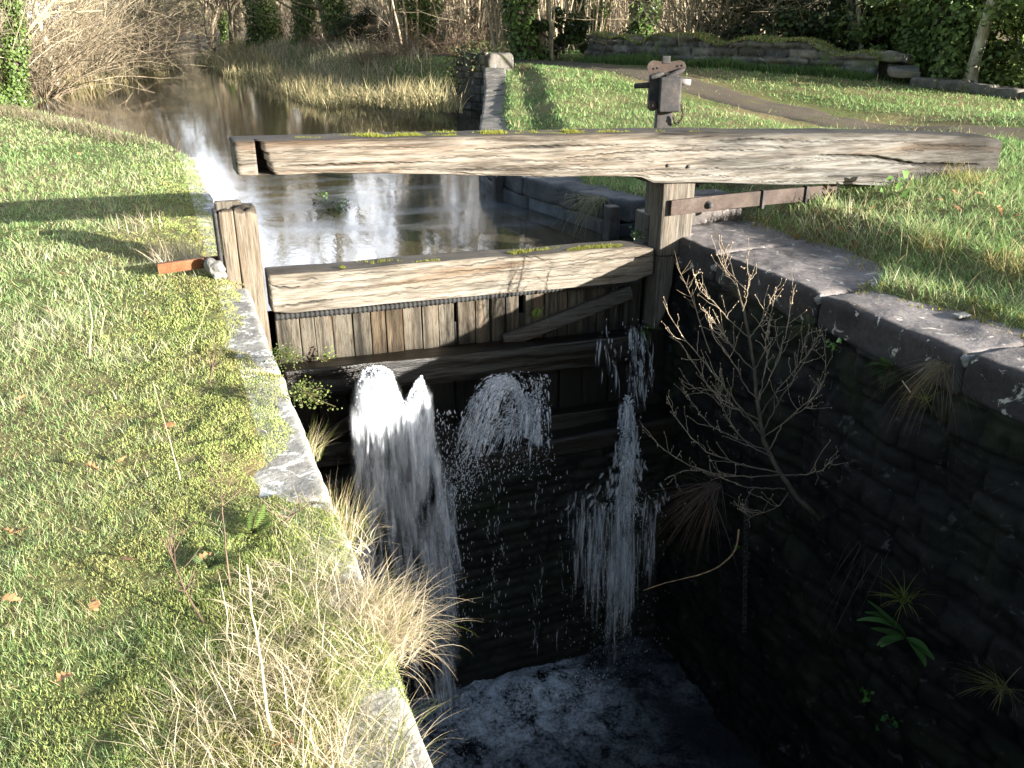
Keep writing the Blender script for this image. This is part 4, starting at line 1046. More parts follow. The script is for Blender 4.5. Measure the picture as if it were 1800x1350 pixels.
# straw over the left coping
E = lambda y, dz=-.02: np.array([Lf(y) - .01, y, dz])
tuft(E(2.28, -.16), 300, .28, 3.0, az=0.9, azs=1.0, lean=(.0, .5), bend=(.1, .9), base=.035, green=.35, label='upright straw tuft growing from the left wall face beside the white jet')
tuft(on_z(665, 1105, -.005), 700, .19, 1.6, az=.15, azs=.75, lean=(.3, 1.1), bend=(.5, 2.0), base=.10, green=.12, label='large straw tuft arching over the coping edge above the pool')
tuft(on_z(545, 1110, .0), 1900, .15, 1.4, lean=(.1, .9), bend=(.5, 1.9), base=.20, green=.10, label='wide bleached straw mat on the coping behind the arching tuft', w=.0020, straw=(.86, .80, .62))
tuft(on_z(450, 1300, .0), 1500, .17, 1.2, lean=(.1, .9), bend=(.4, 1.8), base=.20, green=.15, label='bleached straw tuft in the bottom foreground left of the coping', w=.0020, straw=(.84, .78, .60))
tuft(on_z(640, 1345, -.01), 380, .15, 1.2, az=.3, azs=1.2, lean=(.1, .9), bend=(.4, 1.6), base=.12, green=.35, label='small straw tuft at the bottom end of the left coping')
tuft(on_z(560, 950, .0), 420, .14, 1.4, lean=(.1, .9), bend=(.4, 1.8), base=.16, green=.3, label='thin straw tuft on the coping above the mossy block')
tuft(gp(310, 460), 420, .24, 1.3, lean=(.0, .7), bend=(.3, 1.3), base=.14, green=.1, label='pale straw tuft in front of the left gate post', w=.004)
tuft(gp(415, 455), 150, .16, 1.0, lean=(.0, .8), bend=(.3, 1.3), base=.12, green=.3, label='short dry tuft at the foot of the left gate post', w=.004)
tuft(gp(240, 405), 130, .25, 1.3, lean=(.2, 1.1), bend=(.3, 1.0), base=.2, green=.2, label='sparse straw tuft left of the orange iron strap', w=.004)
tuft(on_z(545, 800, -.12), 120, .16, 1.6, az=.3, azs=1.0, lean=(.1, .8), bend=(.2, .9), base=.04, green=.5, label='spiky green tuft on the left wall beside the sill')
# right bank
for px, py, n, L, lb in [(1650, 435, 200, .20, 'pale straw tuft on the ledge above the right coping'), (1790, 470, 200, .22, 'straw tuft at the right picture edge above the coping'), (1345, 400, 120, .18, 'straw tuft below the rusty strap'),
                     (1750, 590, 160, .14, 'yellow grass tuft lying on the coping slab at far right'), (1700, 320, 220, .22, 'grass tuft at the butt end of the balance beam'), (1540, 480, 150, .15, 'thin straw tuft on the edge of the coping slab')]:
    tuft(gp(px, py), n, L, 1.2, lean=(.1, .9), bend=(.3, 1.5), base=.15, green=.45, w=.004, label=lb, straw=(.5, .4, .2))
tuft(on_x(1660, 632, 3.27), 130, .42, 1.0, az=math.pi, azs=1.0, lean=(1.6, 2.4), bend=(.5, 1.0), base=.05, green=.05, label='withered grass hanging down the right wall below a coping joint', straw=(.20, .16, .09))
tuft(on_x(1310, 520, 3.29), 120, .24, 1.0, az=2.6, azs=1.0, lean=(.6, 1.6), bend=(.6, 1.2), base=.05, green=.1, label='dry grass tuft under the coping behind the sapling', straw=(.26, .21, .11))
tuft(on_x(1590, 1055, 3.20), 60, .26, 1.0, az=math.pi, azs=.9, lean=(.3, 1.2), bend=(.2, 1.2), base=.03, green=1.0, w=.006, label='blue green grass clump on the dark right wall', straw=(.1, .14, .06))
tuft(on_x(1765, 1210, 3.2), 60, .25, 1.0, az=math.pi, azs=.9, lean=(.3, 1.3), bend=(.6, 1.6), base=.03, green=.5, w=.004, label='wispy grass clump low on the right wall at picture edge', straw=(.2, .17, .09))
tuft(on_x(1625, 700, 3.27), 40, .13, 1.0, az=math.pi, azs=.9, lean=(.3, 1.4), bend=(.2, 1.2), base=.03, green=1.0, w=.004, label='small green tuft on the right wall left of the hanging grass')
tuft(on_x(1050, 345, 3.40), 160, .45, 1.0, az=math.pi, azs=.8, lean=(1.2, 2.4), bend=(.4, 1.0), base=.12, green=.25, w=.005, label='trailing dry grass on the canal wall above the gate', straw=(.26, .23, .15))

# white mortar lumps at the coping joints
for k, (yy, lb) in enumerate([(4.62, 'small white mortar lump at the coping joint near the heel post'), (3.62, 'white mortar lump at the coping joint behind the sapling'), (2.62, 'white mortar lump at the coping joint above the hanging grass')]):
    V, F = stonebox((.06, .05, .06), .008, .022, .03, 22, 230 + k, (3.31, yy, -.04 if k else -.10)); tag(build('mortar_lump', V, [F], M['lime']), lb, 'mortar')
q = on_z(1690, 556, .0); V, F = stonebox((.09, .05, .015), .01, .006, .004, 20, 3, (q[0], q[1], .006)); tag(build('slate_chip', V, [F], M['lime']), 'flat white chip lying on the right coping slab', 'stone')

# oak leaves
def oak_leaf(seed):
    rg = np.random.default_rng(seed); L = .09; t = np.linspace(0, 1, 15)
    w = .022 * np.sin(np.pi * np.clip(t, 0, 1) ** .75) * (1 + .38 * np.cos(t * 2 * np.pi * 3.6)) + .0012
    curl = rg.uniform(-2, 8); zc = .012 * np.sin(t * 3 + rg.uniform(0, 3))
    row = []
    for s in (-1, -.5, 0, .5, 1): row.append(np.stack([(t - .5) * L, s * w, zc + curl * (s * w) ** 2 * 4 + .002 * rg.normal(size=15)], 1))
    V = np.stack(row, 1).reshape(-1, 3); c = np.array([.30, .17, .08]) * rg.uniform(.6, 1.7); 
    return V, gridfaces(15, 5), c
LEAFM = []
for k in range(5):
    V, F, c = oak_leaf(k); me_o = build('oak_leaf', V, [F], M['dryleaf'], col=np.repeat(c[None], len(V), 0)); LEAFM.append(me_o)
def place_leaf(k, p, label, group, sc=1.0):
    src = LEAFM[k % 5]
    o = src if not src.get('label') else src.copy()
    if o is not src: COL.objects.link(o)
    o.location = (p[0], p[1], p[2]); o.rotation_euler = (random.uniform(-.7, .7), random.uniform(-.7, .7), random.uniform(0, 6.3)); o.scale = (sc,) * 3
    tag(o, label, 'fallen leaf', group)
kk = 0
for px, py in [(12, 950), (38, 945), (365, 995), (225, 1000), (165, 835), (85, 555), (40, 710), (25, 1070), (130, 265), (140, 275), (120, 1210), (215, 820), (170, 1080), (300, 760), (78, 302), (500, 1330), (255, 560), (110, 490)]:
    place_leaf(kk, gp(px, py, .03), 'brown fallen oak leaf lying in the grass of the left bank', 'oak leaves on the left bank', .55); kk += 1
for px, py in [(1375, 360), (1435, 385), (1460, 380), (1500, 375), (1530, 378), (1560, 420), (1400, 425), (1395, 432), (1440, 410), (1650, 360), (1680, 375), (1755, 380), (1790, 390), (1680, 345), (1720, 350), (1630, 400), (1480, 415), (1500, 440), (1590, 365)]:
    place_leaf(kk, gp(px, py, .035), 'brown fallen oak leaf on the right bank below the balance beam', 'oak leaves on the right bank', .95); kk += 1

# dead stems on the left bank
def stem(name, pts, r0, label, twigs=0, mat='twig', col=(.42, .33, .2), cat='dead stem', seedheads=0):
    pts = np.array(pts, float); t = np.linspace(0, 1, 24); cu = np.concatenate([[0], np.cumsum(np.linalg.norm(np.diff(pts, axis=0), axis=1))]); cu /= cu[-1]
    P = np.stack([np.interp(t, cu, pts[:, j]) for j in range(3)], 1)
    for _ in range(3): P[1:-1] = (P[:-2] + 2 * P[1:-1] + P[2:]) / 4
    P += .004 * rng.normal(size=P.shape).cumsum(0) * .3
    ch = [(P, np.linspace(r0, r0 * .35, 24))]
    for k in range(twigs):
        i = rng.integers(8, 23); d = rng.normal(size=3); d[2] = abs(d[2]) + .3; d /= np.linalg.norm(d); L = rng.uniform(.03, .10)
        ch.append((np.stack([P[i] + d * L * s + np.array([0, 0, .02 * s * s]) for s in np.linspace(0, 1, 5)]), np.linspace(r0 * .5, r0 * .2, 5)))
    V, F = tubes(ch, 5); o = build(name, V, [F], M[mat], col=np.repeat(np.array(col)[None], len(V), 0)); tag(o, label, cat); return o
def lift(px, py, base, h): 
    d = ray(px, py); return CAMP + d * ((base[1]) / d[1])
def screen_stem(name, pix, label, r0=.003, lean=0.0, **kw):
    b = on_ground(*pix[0]); D = float((b - CAMP) @ _F); pts = [b - np.array([0, 0, .02])]
    for i, (px, py) in enumerate(pix[1:]): pts.append(at_depth(px, py, D - .03 * (i + 1) - lean))
    return stem(name, pts, r0, label, **kw)
screen_stem('dead_stem', [(478, 1300), (455, 1180), (435, 1060), (428, 1000)], 'tall bleached straw stalk standing in the foreground straw', .004, col=(.62, .5, .3))
screen_stem('dead_stem', [(360, 1100), (325, 1030), (300, 965), (285, 940)], 'brown dead weed stem leaning left in the foreground', .0035, twigs=14, col=(.11, .075, .05))
screen_stem('dead_stem', [(403, 1040), (400, 960), (395, 880), (388, 820)], 'thin brown dead stem standing upright in the foreground', .003, twigs=6, col=(.16, .115, .075))
screen_stem('dead_stem', [(157, 630), (163, 570), (155, 520), (140, 490)], 'pale crooked stalk on the left lawn, left of a pair', .004, col=(.55, .42, .2))
screen_stem('dead_stem', [(170, 600), (183, 550), (175, 520), (158, 505)], 'pale curved stalk on the left lawn, right of a pair', .0035, col=(.5, .4, .2))
screen_stem('dead_stem', [(362, 685), (378, 620), (386, 590)], 'dark dead weed stalk standing in the mossy verge', .003, twigs=10, col=(.16, .11, .08))
screen_stem('dead_stem', [(330, 615), (355, 570), (371, 530)], 'long pale straw leaning right above the moss', .002, col=(.58, .45, .25))
screen_stem('dead_stem', [(480, 925), (510, 905), (540, 888)], 'dark stick lying across the straw on the coping', .005, twigs=3, col=(.14, .10, .07))
screen_stem('dead_stem', [(320, 850), (295, 760), (272, 670)], 'long pale straw leaning left on the mossy verge', .002, col=(.58, .46, .28))

# ferny and leafy plants
def fern(p, fronds, L, az, azs, label, lean=(.4, 1.2), col=(.06, .12, .025), droop=(.4, 1.4), cat='fern', pin=.22):
    ac = Acc(); tch = []
    for k in range(fronds):
        a = rng.normal(az, azs); th = rng.uniform(*lean); be = rng.uniform(*droop); n = 18; Lk = L * rng.uniform(.6, 1.1); pos = np.zeros(3); P = []
        for s in range(n):
            P.append(pos.copy()); t_ = th + be * s / n; pos = pos + np.array([math.cos(a) * math.sin(t_), math.sin(a) * math.sin(t_), math.cos(t_)]) * Lk / n
        P = np.array(P); tch.append((P, np.linspace(.0018, .0006, n)))
        side = np.array([-math.sin(a), math.cos(a), 0]); q, sz = [], []
        for s in range(2, n):
            l = pin * Lk * math.sin(math.pi * (s / n) ** .8) + .004
            for sg in (-1, 1): q.append((P[s], side * sg, l))
        b = np.array([x[0] for x in q]); sd = np.array([x[1] for x in q]); l = np.array([x[2] for x in q])[:, None]
        T = np.gradient(P, axis=0); T /= np.linalg.norm(T, axis=1, keepdims=True); tt = np.repeat(T[2:], 2, 0)
        V = np.stack([b, b + sd * l * .5 + tt * l * .13 + [0, 0, .002], b + sd * l + tt * l * .22 - [0, 0, .004], b + sd * l * .5 + tt * l * .03], 1).reshape(-1, 3); b0 = (np.arange(len(b)) * 4)[:, None]
        ac.add(V, b0 + np.array([[0, 1, 2, 3]]), np.array(col) * rng.uniform(.7, 1.4))
    V, F = tubes(tch, 4); ac.add(V, F, np.array([.10, .08, .03]))
    o = ac.build('fern', M['leaf']); o.location = tuple(p); tag(o, label, cat); return o
fern(gp(445, 950, .02), 14, .11, 1.2, 1.5, 'green feathery fern in the foreground moss by the coping', (.5, 1.3), (.13, .19, .05))
fern(gp(370, 1010, .02), 13, .10, 1.0, 1.6, 'grey green feathery fern left of the bleached stalk', (.6, 1.3), (.12, .18, .07))
fern(on_x(1290, 690, 3.24), 6, .22, math.pi, .8, 'small fern on the right wall behind the sapling', (.6, 1.4))
fern(on_x(1565, 645, 3.25), 7, .22, math.pi, .7, 'dark fern on the right wall under the coping', (.7, 1.6))
fern(on_x(1425, 575, 3.26), 9, .18, math.pi, .8, 'low fern under the mortar lump of the right wall', (.7, 1.7), (.07, .10, .03))
fern(on_y(1128, 575, 5.14), 5, .20, -1.57, .6, 'fern hanging on the gate by the heel post', (1.2, 2.2), (.10, .19, .03), pin=.28)
fern(on_y(942, 560, 5.16), 5, .13, -1.57, .9, 'small bright green fern on the gate brace', (.2, 1.2), (.16, .28, .04), pin=.3)
def leafy(p, n, size, rad, label, col, stems=4, hgt=.1, name='leafy_plant', cat='plant', nd=None):
    ch = []; P = []
    for k in range(stems):
        d = rng.normal(size=3); d[2] = abs(d[2]) + .4; d /= np.linalg.norm(d)
        if nd is not None: d = d * .7 + np.array(nd) * .8
        e = d * hgt * rng.uniform(.5, 1.1); ch.append((np.stack([e * s for s in np.linspace(0, 1, 5)]), np.linspace(.003, .0015, 5)))
        for _ in range(max(1, n // stems)): P.append(e * rng.uniform(.45, 1.05) + rng.normal(size=3) * rad)
    ac = Acc(); V, F = tubes(ch, 4); ac.add(V, F, np.array([.12, .10, .05])); P = np.array(P); m = len(P)
    V, F, C = leaves(P, rng.uniform(.6, 1.2, m) * size, np.array(col) * rng.uniform(.6, 1.4, (m, 1)), asp=.7); ac.add(V, F, C)
    o = ac.build(name, M['leaf']); o.location = tuple(p); tag(o, label, cat); return o
leafy(on_y(575, 636, 5.10), 34, .026, .016, 'light green sprig growing on the gate ledge at left', (.22, .30, .08), 6, .09)
leafy(on_x(492, 620, .345), 420, .010, .018, 'mossy green growth hanging in the left gate corner', (.10, .14, .035), 22, .11, nd=(.3, 0, -.8))
leafy(on_x(525, 690, .345), 480, .011, .02, 'yellow green growth on the left wall above the sill', (.13, .16, .045), 24, .13, nd=(.35, 0, -.7))
leafy(on_x(1478, 612, 3.24), 12, .04, .02, 'bright leaf cluster on the right wall left of the dark fern', (.12, .26, .05), 3, .08, nd=(-1, 0, 0))
leafy(on_x(1530, 1225, 3.2), 10, .05, .02, 'upper green seedling low on the right wall', (.08, .20, .04), 3, .08, nd=(-1, 0, 0))
leafy(on_x(1565, 1265, 3.2), 14, .05, .025, 'lower green seedling low on the right wall', (.06, .17, .05), 3, .08, nd=(-1, 0, 0))
leafy(on_x(1305, 965, 3.2), 12, .035, .02, 'green leaves on the wall under the sapling', (.07, .16, .03), 3, .08, nd=(-1, 0, 0))
leafy(gp(1590, 350, .02), 16, .09, .05, 'round leaved green plant in the grass under the beam', (.10, .18, .05), 5, .10)
leafy(gp(1270, 385, .0), 16, .05, .03, 'little green plant at the stone below the rusty strap', (.09, .15, .04), 4, .10)
leafy(on_y(1122, 418, 5.22), 40, .03, .02, 'dark green weed on the rail end beside the heel post', (.05, .09, .04), 6, .07)
for k, (px, py, lb) in enumerate([(563, 345, 'left upright'), (553, 357, 'flat'), (610, 360, 'largest'), (585, 368, 'dark low')]):
    p = on_z(px, py, ZW); leafy(p, 16, .032, .022, ['upright green water weed floating above the gate, farthest of the cluster', 'flat brown weed scrap floating at left of the weed cluster', 'bushy green water weed floating at right of the cluster', 'low dark water weed floating between the others'][k], [(.12, .22, .04), (.10, .09, .04), (.14, .26, .05), (.05, .12, .03)][k], 4, .055 if k != 1 else .02, name='water_weed', cat='water weed', nd=None)
def hart(p, label):
    ac = Acc()
    for k in range(10):
        a = rng.normal(math.pi, 1.1); L = rng.uniform(.16, .32); n = 12; th = rng.uniform(.3, 1.5); be = rng.uniform(.4, 1.6); pos = np.zeros(3); rows = []
        sd = np.array([-math.sin(a), math.cos(a), 0])
        for s in range(n):
            w = .024 * math.sin(math.pi * min(.97, (s + .8) / n)) ** .6; rows.append([pos - sd * w, pos + np.array([0, 0, -.004]), pos + sd * w]); t_ = th + be * s / n
            pos = pos + np.array([math.cos(a) * math.sin(t_), math.sin(a) * math.sin(t_), math.cos(t_)]) * L / n
        ac.add(np.array(rows).reshape(-1, 3), gridfaces(n, 3), np.array([.06, .13, .035]) * rng.uniform(.7, 1.3))
    o = ac.build('fern', M['leaf']); o.location = tuple(p); tag(o, label, 'fern')
hart(on_x(1592, 1120, 3.2), 'strap leaved fern on the dark right wall below the grass clump')

# chain, root and rotten fibres on the right wall
q0, q1 = on_x(1312, 880, 3.18), on_x(1308, 1110, 3.18); ac = Acc(); n = 34
for k in range(n):
    m = q0 + (q1 - q0) * (k + .5) / n; Ll = np.linalg.norm(q1 - q0) / n * .72; S = np.array([1., 0, 0]) if k % 2 else np.array([0, 1., 0]); a = np.linspace(0, 2 * math.pi, 11)
    V, F = tubes([(m + np.array([0, 0, 1.]) * (np.cos(a) * Ll)[:, None] + S * (np.sin(a) * .016)[:, None], np.full(11, .006))], 5); ac.add(V, F)
tag(ac.build('iron_chain', M['iron']), 'dark iron chain hanging down the right chamber wall', 'chain')
D0 = 4.85
stem('bent_root', [at_depth(1298, 930, D0), at_depth(1295, 965, D0), at_depth(1270, 992, D0 - .05), at_depth(1235, 1008, D0 - .1), at_depth(1180, 1018, D0 - .12), at_depth(1130, 1034, D0 - .15)], .006, 'bent tan root arching from the right wall over the fall', col=(.30, .20, .10), cat='root')
tuft(at_depth(1255, 850, 4.9), 170, .55, 1.0, az=2.9, azs=.8, lean=(1.6, 2.5), bend=(.2, .8), base=.05, green=0, w=.005, label='mass of dead brown grass hanging below the sapling', straw=(.10, .07, .05))
tuft(on_x(1520, 960, 3.24), 14, .65, 1.0, az=3.0, azs=.8, lean=(2.5, 2.9), bend=(.1, .4), base=.12, green=0, w=.004, label='thin root fibres hanging down the middle of the right wall', straw=(.12, .10, .07))

# ------------------------------------------------------------------ the bare sapling
def sapling():
    e = tag(empty('sapling', tuple(on_x(1440, 912, 3.28))), 'bare pale twigged sapling growing out of the right wall', 'sapling')
    org = np.array(e.location)
    Z = lambda l: [(1100 + a * .3889, 400 + b * .3889) for a, b in l]
    trunk = Z([(870, 1320), (800, 1250), (740, 1180), (700, 1110), (650, 1030), (615, 930), (592, 800), (585, 650), (560, 500), (530, 380), (500, 260), (470, 150), (430, 70), (395, 5)])
    br = [([(610, 930), (500, 790), (400, 660), (330, 580), (265, 510), (210, 420), (165, 330)], .02, .009), ([(600, 870), (440, 800), (380, 720), (330, 640), (265, 560), (250, 515), (195, 490)], .1, .008),
          ([(590, 800), (640, 700), (690, 600), (725, 480), (740, 400), (765, 260)], -.1, .008), ([(612, 940), (690, 790), (760, 680), (830, 570), (890, 440)], -.15, .008),
          ([(640, 1020), (700, 900), (780, 820), (860, 760), (895, 690)], -.12, .007), ([(700, 1110), (560, 1080), (450, 1050), (330, 990), (230, 870), (185, 760)], .15, .009),
          ([(700, 1115), (540, 1130), (380, 1110), (230, 1050), (120, 960), (60, 870)], .2, .008), ([(705, 1120), (790, 1120), (880, 1100), (965, 1030)], -.1, .006),
          ([(735, 1200), (700, 1260), (620, 1290), (560, 1310), (490, 1240)], .05, .006), ([(585, 650), (520, 590), (470, 530), (420, 450), (390, 410), (350, 370)], .05, .007),
          ([(560, 500), (500, 450), (450, 400), (390, 330), (330, 285), (300, 190)], .08, .007), ([(592, 800), (620, 690), (640, 600), (630, 520), (650, 420)], -.02, .006),
          ([(720, 1180), (600, 1180), (500, 1160), (380, 1110), (280, 1090), (170, 1140)], .12, .006), ([(600, 900), (500, 820), (420, 740), (330, 730), (260, 700), (250, 680)], .12, .007),
          ([(590, 770), (540, 720), (480, 600), (400, 500), (360, 370)], .0, .006), ([(600, 860), (680, 740), (790, 620), (800, 540), (830, 460)], -.18, .006), ([(585, 640), (640, 540), (650, 420), (680, 270)], -.05, .006),
          ([(530, 380), (560, 250), (545, 130)], .0, .005), ([(500, 260), (440, 190), (430, 100)], .04, .005), ([(650, 1030), (560, 990), (480, 900), (430, 790), (420, 690)], .1, .006),
          ([(620, 950), (720, 880), (830, 800), (900, 690), (925, 560), (880, 470)], -.12, .0055), ([(560, 500), (620, 420), (680, 270)], .0, .005), ([(640, 1010), (520, 960), (380, 900), (250, 720)], .2, .006)]
    lit = np.array([.27, .215, .15])
    def chain(pix, D, dd, r0, r1=None, n=22):
        pix = np.array(Z(pix) if pix is not trunk else pix); cu = np.concatenate([[0], np.cumsum(np.hypot(*np.diff(pix, axis=0).T))]); cu /= cu[-1]; t = np.linspace(0, 1, n)
        P = np.array([at_depth(np.interp(s, cu, pix[:, 0]), np.interp(s, cu, pix[:, 1]), D + dd * s) for s in t])
        for _ in range(2): P[1:-1] = (P[:-2] + 2 * P[1:-1] + P[2:]) / 4
        P += (rng.normal(size=P.shape) * .003)
        P[:, 0] = np.minimum(P[:, 0], 3.27)
        return P - org, (r0 if r1 else r0 * .36) * (1 - t) ** .8 + (r1 or .0015)
    tr = chain(trunk, 4.86, .06, .014, .0020, 40)
    P, r = tr; b0 = on_x(1440, 912, 3.31) - org; P[0] = b0; P[1] = b0 * .5 + P[2] * .5
    V, F = tubes([(P, r)], 8); build('trunk', V, [F], M['twig'], e, col=np.repeat((lit * .30)[None], len(V), 0))  # older, darker bark, with the shade low on the wall painted in
    twigs = []; buds = []
    for pix, dd, r0 in br:
        Pb, rb = chain(pix, 4.86, dd, r0)
        V, F = tubes([(Pb, rb)], 6); build('branch', V, [F], M['twig'], e, col=lit * np.repeat(np.repeat(np.linspace(.34, 1.1, 22) * rng.uniform(.8, 1.15), 6)[:, None], 3, 1))  # shade painted into the branch colour, fading out towards the tips
        for k in range(rng.integers(9, 14)):
            i = rng.integers(5, 21); T = Pb[min(i + 1, 21)] - Pb[i - 1]; T /= np.linalg.norm(T); d = T + rng.normal(size=3) * .75 + np.array([0, 0, .30]); d /= np.linalg.norm(d); L = rng.uniform(.03, .20) * (1.25 - i / 30)
            q = np.stack([Pb[i] + d * L * s + np.array([0, 0, .05 * L * 4 * s * s]) for s in np.linspace(0, 1, 6)]); q += (rng.normal(size=q.shape) * .005).cumsum(0); q[0] = Pb[i]
            twigs.append((q, np.linspace(.0021, .0012, 6))); buds.append(q[-1])
            if rng.random() < .5: buds.append(q[3])
        for i in range(8, 22, 2): buds.append(Pb[i])
    V, F = tubes(twigs, 4); kind(build('twigs', V, [F], M['twig'], e, col=np.repeat(lit[None], len(V), 0)), 'stuff')
    buds = np.array(buds); V, F, _ = rbox((1, 1, 1), .5, .45); nb = len(buds)
    Vb = (V[None] * np.array([.0042, .0042, .009]) + (buds + rng.normal(size=buds.shape) * .002)[:, None]).reshape(-1, 3); Fb = (F[None] + (np.arange(nb) * len(V))[:, None, None]).reshape(-1, 4)
    kind(build('buds', Vb, [Fb], M['twig'], e, col=np.repeat(np.array([[.48, .36, .23]]), len(Vb), 0)), 'stuff')
sapling()
D0 = 5.25
stem('dead_stem', [at_depth(1248, 620, D0), at_depth(1222, 540, D0), at_depth(1205, 500, D0), at_depth(1190, 460, D0)], .004, 'dead brown seedhead stem rising between heel post and sapling', twigs=22, col=(.26, .2, .13))
stem('dead_stem', [on_x(1600, 690, 3.28), at_depth(1545, 598, 4.75), at_depth(1528, 580, 4.7)], .004, 'pale dead stalk sticking out under the right coping', twigs=2, col=(.45, .36, .22))

# ------------------------------------------------------------------ leaking water
def ribbons(paths, widths, name, mat, label, cat='water jet', parent=None, extra_drops=None):
    """each path (n,3) becomes a soft ribbon facing roughly -Y"""
    n = paths.shape[1]; N = len(paths)
    T = np.gradient(paths, axis=1); T /= np.maximum(np.linalg.norm(T, axis=2, keepdims=True), 1e-6)
    a = rng.normal(0, .6, N); nrm = np.stack([np.sin(a), -np.cos(a), np.zeros(N)], 1)[:, None, :]
    S = np.cross(T, np.broadcast_to(nrm, T.shape)); S /= np.maximum(np.linalg.norm(S, axis=2, keepdims=True), 1e-6)
    t = np.linspace(0, 1, n)
    w = widths[:, None] * (1 - .5 * t[None, :])
    us = np.array([-1, 0, 1.0])
    V = paths[:, :, None, :] + S[:, :, None, :] * (us[None, None, :] * w[:, :, None] * .5)[..., None]
    V[:, :, 1, 1] -= w * .22
    uv = np.zeros(V.shape); uv[..., 0] = (us + 1) / 2; uv[..., 1] = t[None, :, None]; uv[..., 2] = rng.random(N)[:, None, None]
    f = gridfaces(n, 3); F = (f[None] + (np.arange(N) * n * 3)[:, None, None]).reshape(-1, 4)
    return build(name, V.reshape(-1, 3), [F], mat, parent, extra={'uvs': uv.reshape(-1, 3)})
def drops(P, size, dirs, stretch, parent, name='droplets'):
    V, F, _ = rbox((1, 1, 1), .6, .49); N = len(P)
    d = dirs / np.maximum(np.linalg.norm(dirs, axis=1, keepdims=True), 1e-6); ref = np.array([.3, .9, .1]); a = np.cross(d, ref); a /= np.linalg.norm(a, axis=1, keepdims=True); b = np.cross(d, a)
    s = np.asarray(size)[:, None, None]; st = np.asarray(stretch)[:, None, None]
    W = P[:, None, :] + (V[None, :, 0:1] * a[:, None, :] + V[None, :, 1:2] * b[:, None, :]) * s + V[None, :, 2:3] * d[:, None, :] * s * st
    Fb = (F[None] + (np.arange(N) * len(V))[:, None, None]).reshape(-1, 4)
    return build(name, W.reshape(-1, 3), [Fb], M['drop'], parent)
YJ = 4.72
g_ = 9.81
def px2(px, py, Y=YJ): p = on_y(px, py, Y); return p[0], p[2]
def left_jet():
    e = tag(empty('water_jet', (0, 0, 0)), 'largest white double headed water jet pouring down beside the left wall', 'water jet')
    prof = np.array([(622, 720), (630, 672), (640, 652), (655, 646), (675, 648), (690, 660), (700, 690), (712, 710), (722, 690), (732, 672), (742, 664), (750, 690), (757, 740), (775, 790), (795, 835)], float)
    def falls(N, xr, y0j, Lr, wr, yspread, late=0.0, exp=1.0):
        px = rng.uniform(xr[0], xr[1], N); top = np.interp(px, prof[:, 0], prof[:, 1]) + rng.exponential(y0j, N) + late
        P = np.zeros((N, 14, 3)); L = rng.uniform(*Lr, N); dep = YJ + rng.normal(0, yspread, N)
        for i in range(N):
            x0, z0 = px2(px[i], top[i], dep[i]); t = np.linspace(0, 1, 14)
            dx = (x0 - px2(690, 700)[0]) * .16 * exp + rng.normal(0, .02)
            P[i, :, 0] = x0 + dx * t * L[i] + .012 * np.sin(t * rng.uniform(2, 7) + rng.uniform(0, 6)); P[i, :, 1] = dep[i] - .10 * t * L[i]; P[i, :, 2] = z0 - L[i] * t
        P[..., 2] = np.maximum(P[..., 2], ZP - .05)
        return P, rng.uniform(*wr, N)
    P, w = falls(420, (622, 752), 6, (.25, .8), (.05, .11), .09); ribbons(P, w, 'white_column', M['spray'], '', parent=e)
    P, w = falls(420, (624, 785), 120, (.5, 1.1), (.05, .13), .12); ribbons(P, w, 'falling_sheet', M['spray_low'], '', parent=e)
    P, w = falls(560, (618, 792), 300, (.35, 1.0), (.02, .07), .14); ribbons(P, w, 'falling_strands', M['spray_low'], '', parent=e)
    # frothy heads
    N = 3200; px = rng.uniform(624, 752, N); py = np.interp(px, prof[:, 0], prof[:, 1]) + rng.exponential(26, N) - 3
    Q = np.array([on_y(a, b, YJ + rng.normal(0, .06)) for a, b in zip(px, py)]); dv = np.stack([rng.normal(0, .5, N), rng.normal(0, .3, N), np.full(N, 1.)], 1); drops(Q, rng.uniform(.003, .013, N), dv, rng.uniform(1, 2.6, N), e, 'froth')
    N = 900; px = rng.normal(775, 26, N); py = rng.uniform(720, 1120, N); px += (py - 760) * .03; Q = np.array([on_y(a, b, YJ - abs(rng.normal(0, .1))) for a, b in zip(px, py)])
    drops(Q, rng.uniform(.002, .006, N), np.tile([[.05, 0, 1.]], (N, 1)), rng.uniform(1.5, 6, N), e)
    pool_splash(e, .95, 4.45, .28, .25, 900, 1.6)
def pool_splash(e, cx, cy, rx, ry, n, vmax):
    Q, D = [], []
    for _ in range(n):
        a, b = rng.normal(0, rx), rng.normal(0, ry); vz = rng.uniform(.2, vmax); vx, vy = rng.normal(0, .4), rng.normal(-.1, .3); t = rng.uniform(0, 2 * vz / g_)
        Q.append([cx + a + vx * t, min(cy + b + vy * t, 4.93), ZP + .03 + vz * t - .5 * g_ * t * t]); D.append([vx, vy, vz - g_ * t])
    drops(np.array(Q), rng.uniform(.003, .009, n), np.array(D), rng.uniform(1, 2.5, n), e, 'pool_splash')
left_jet()
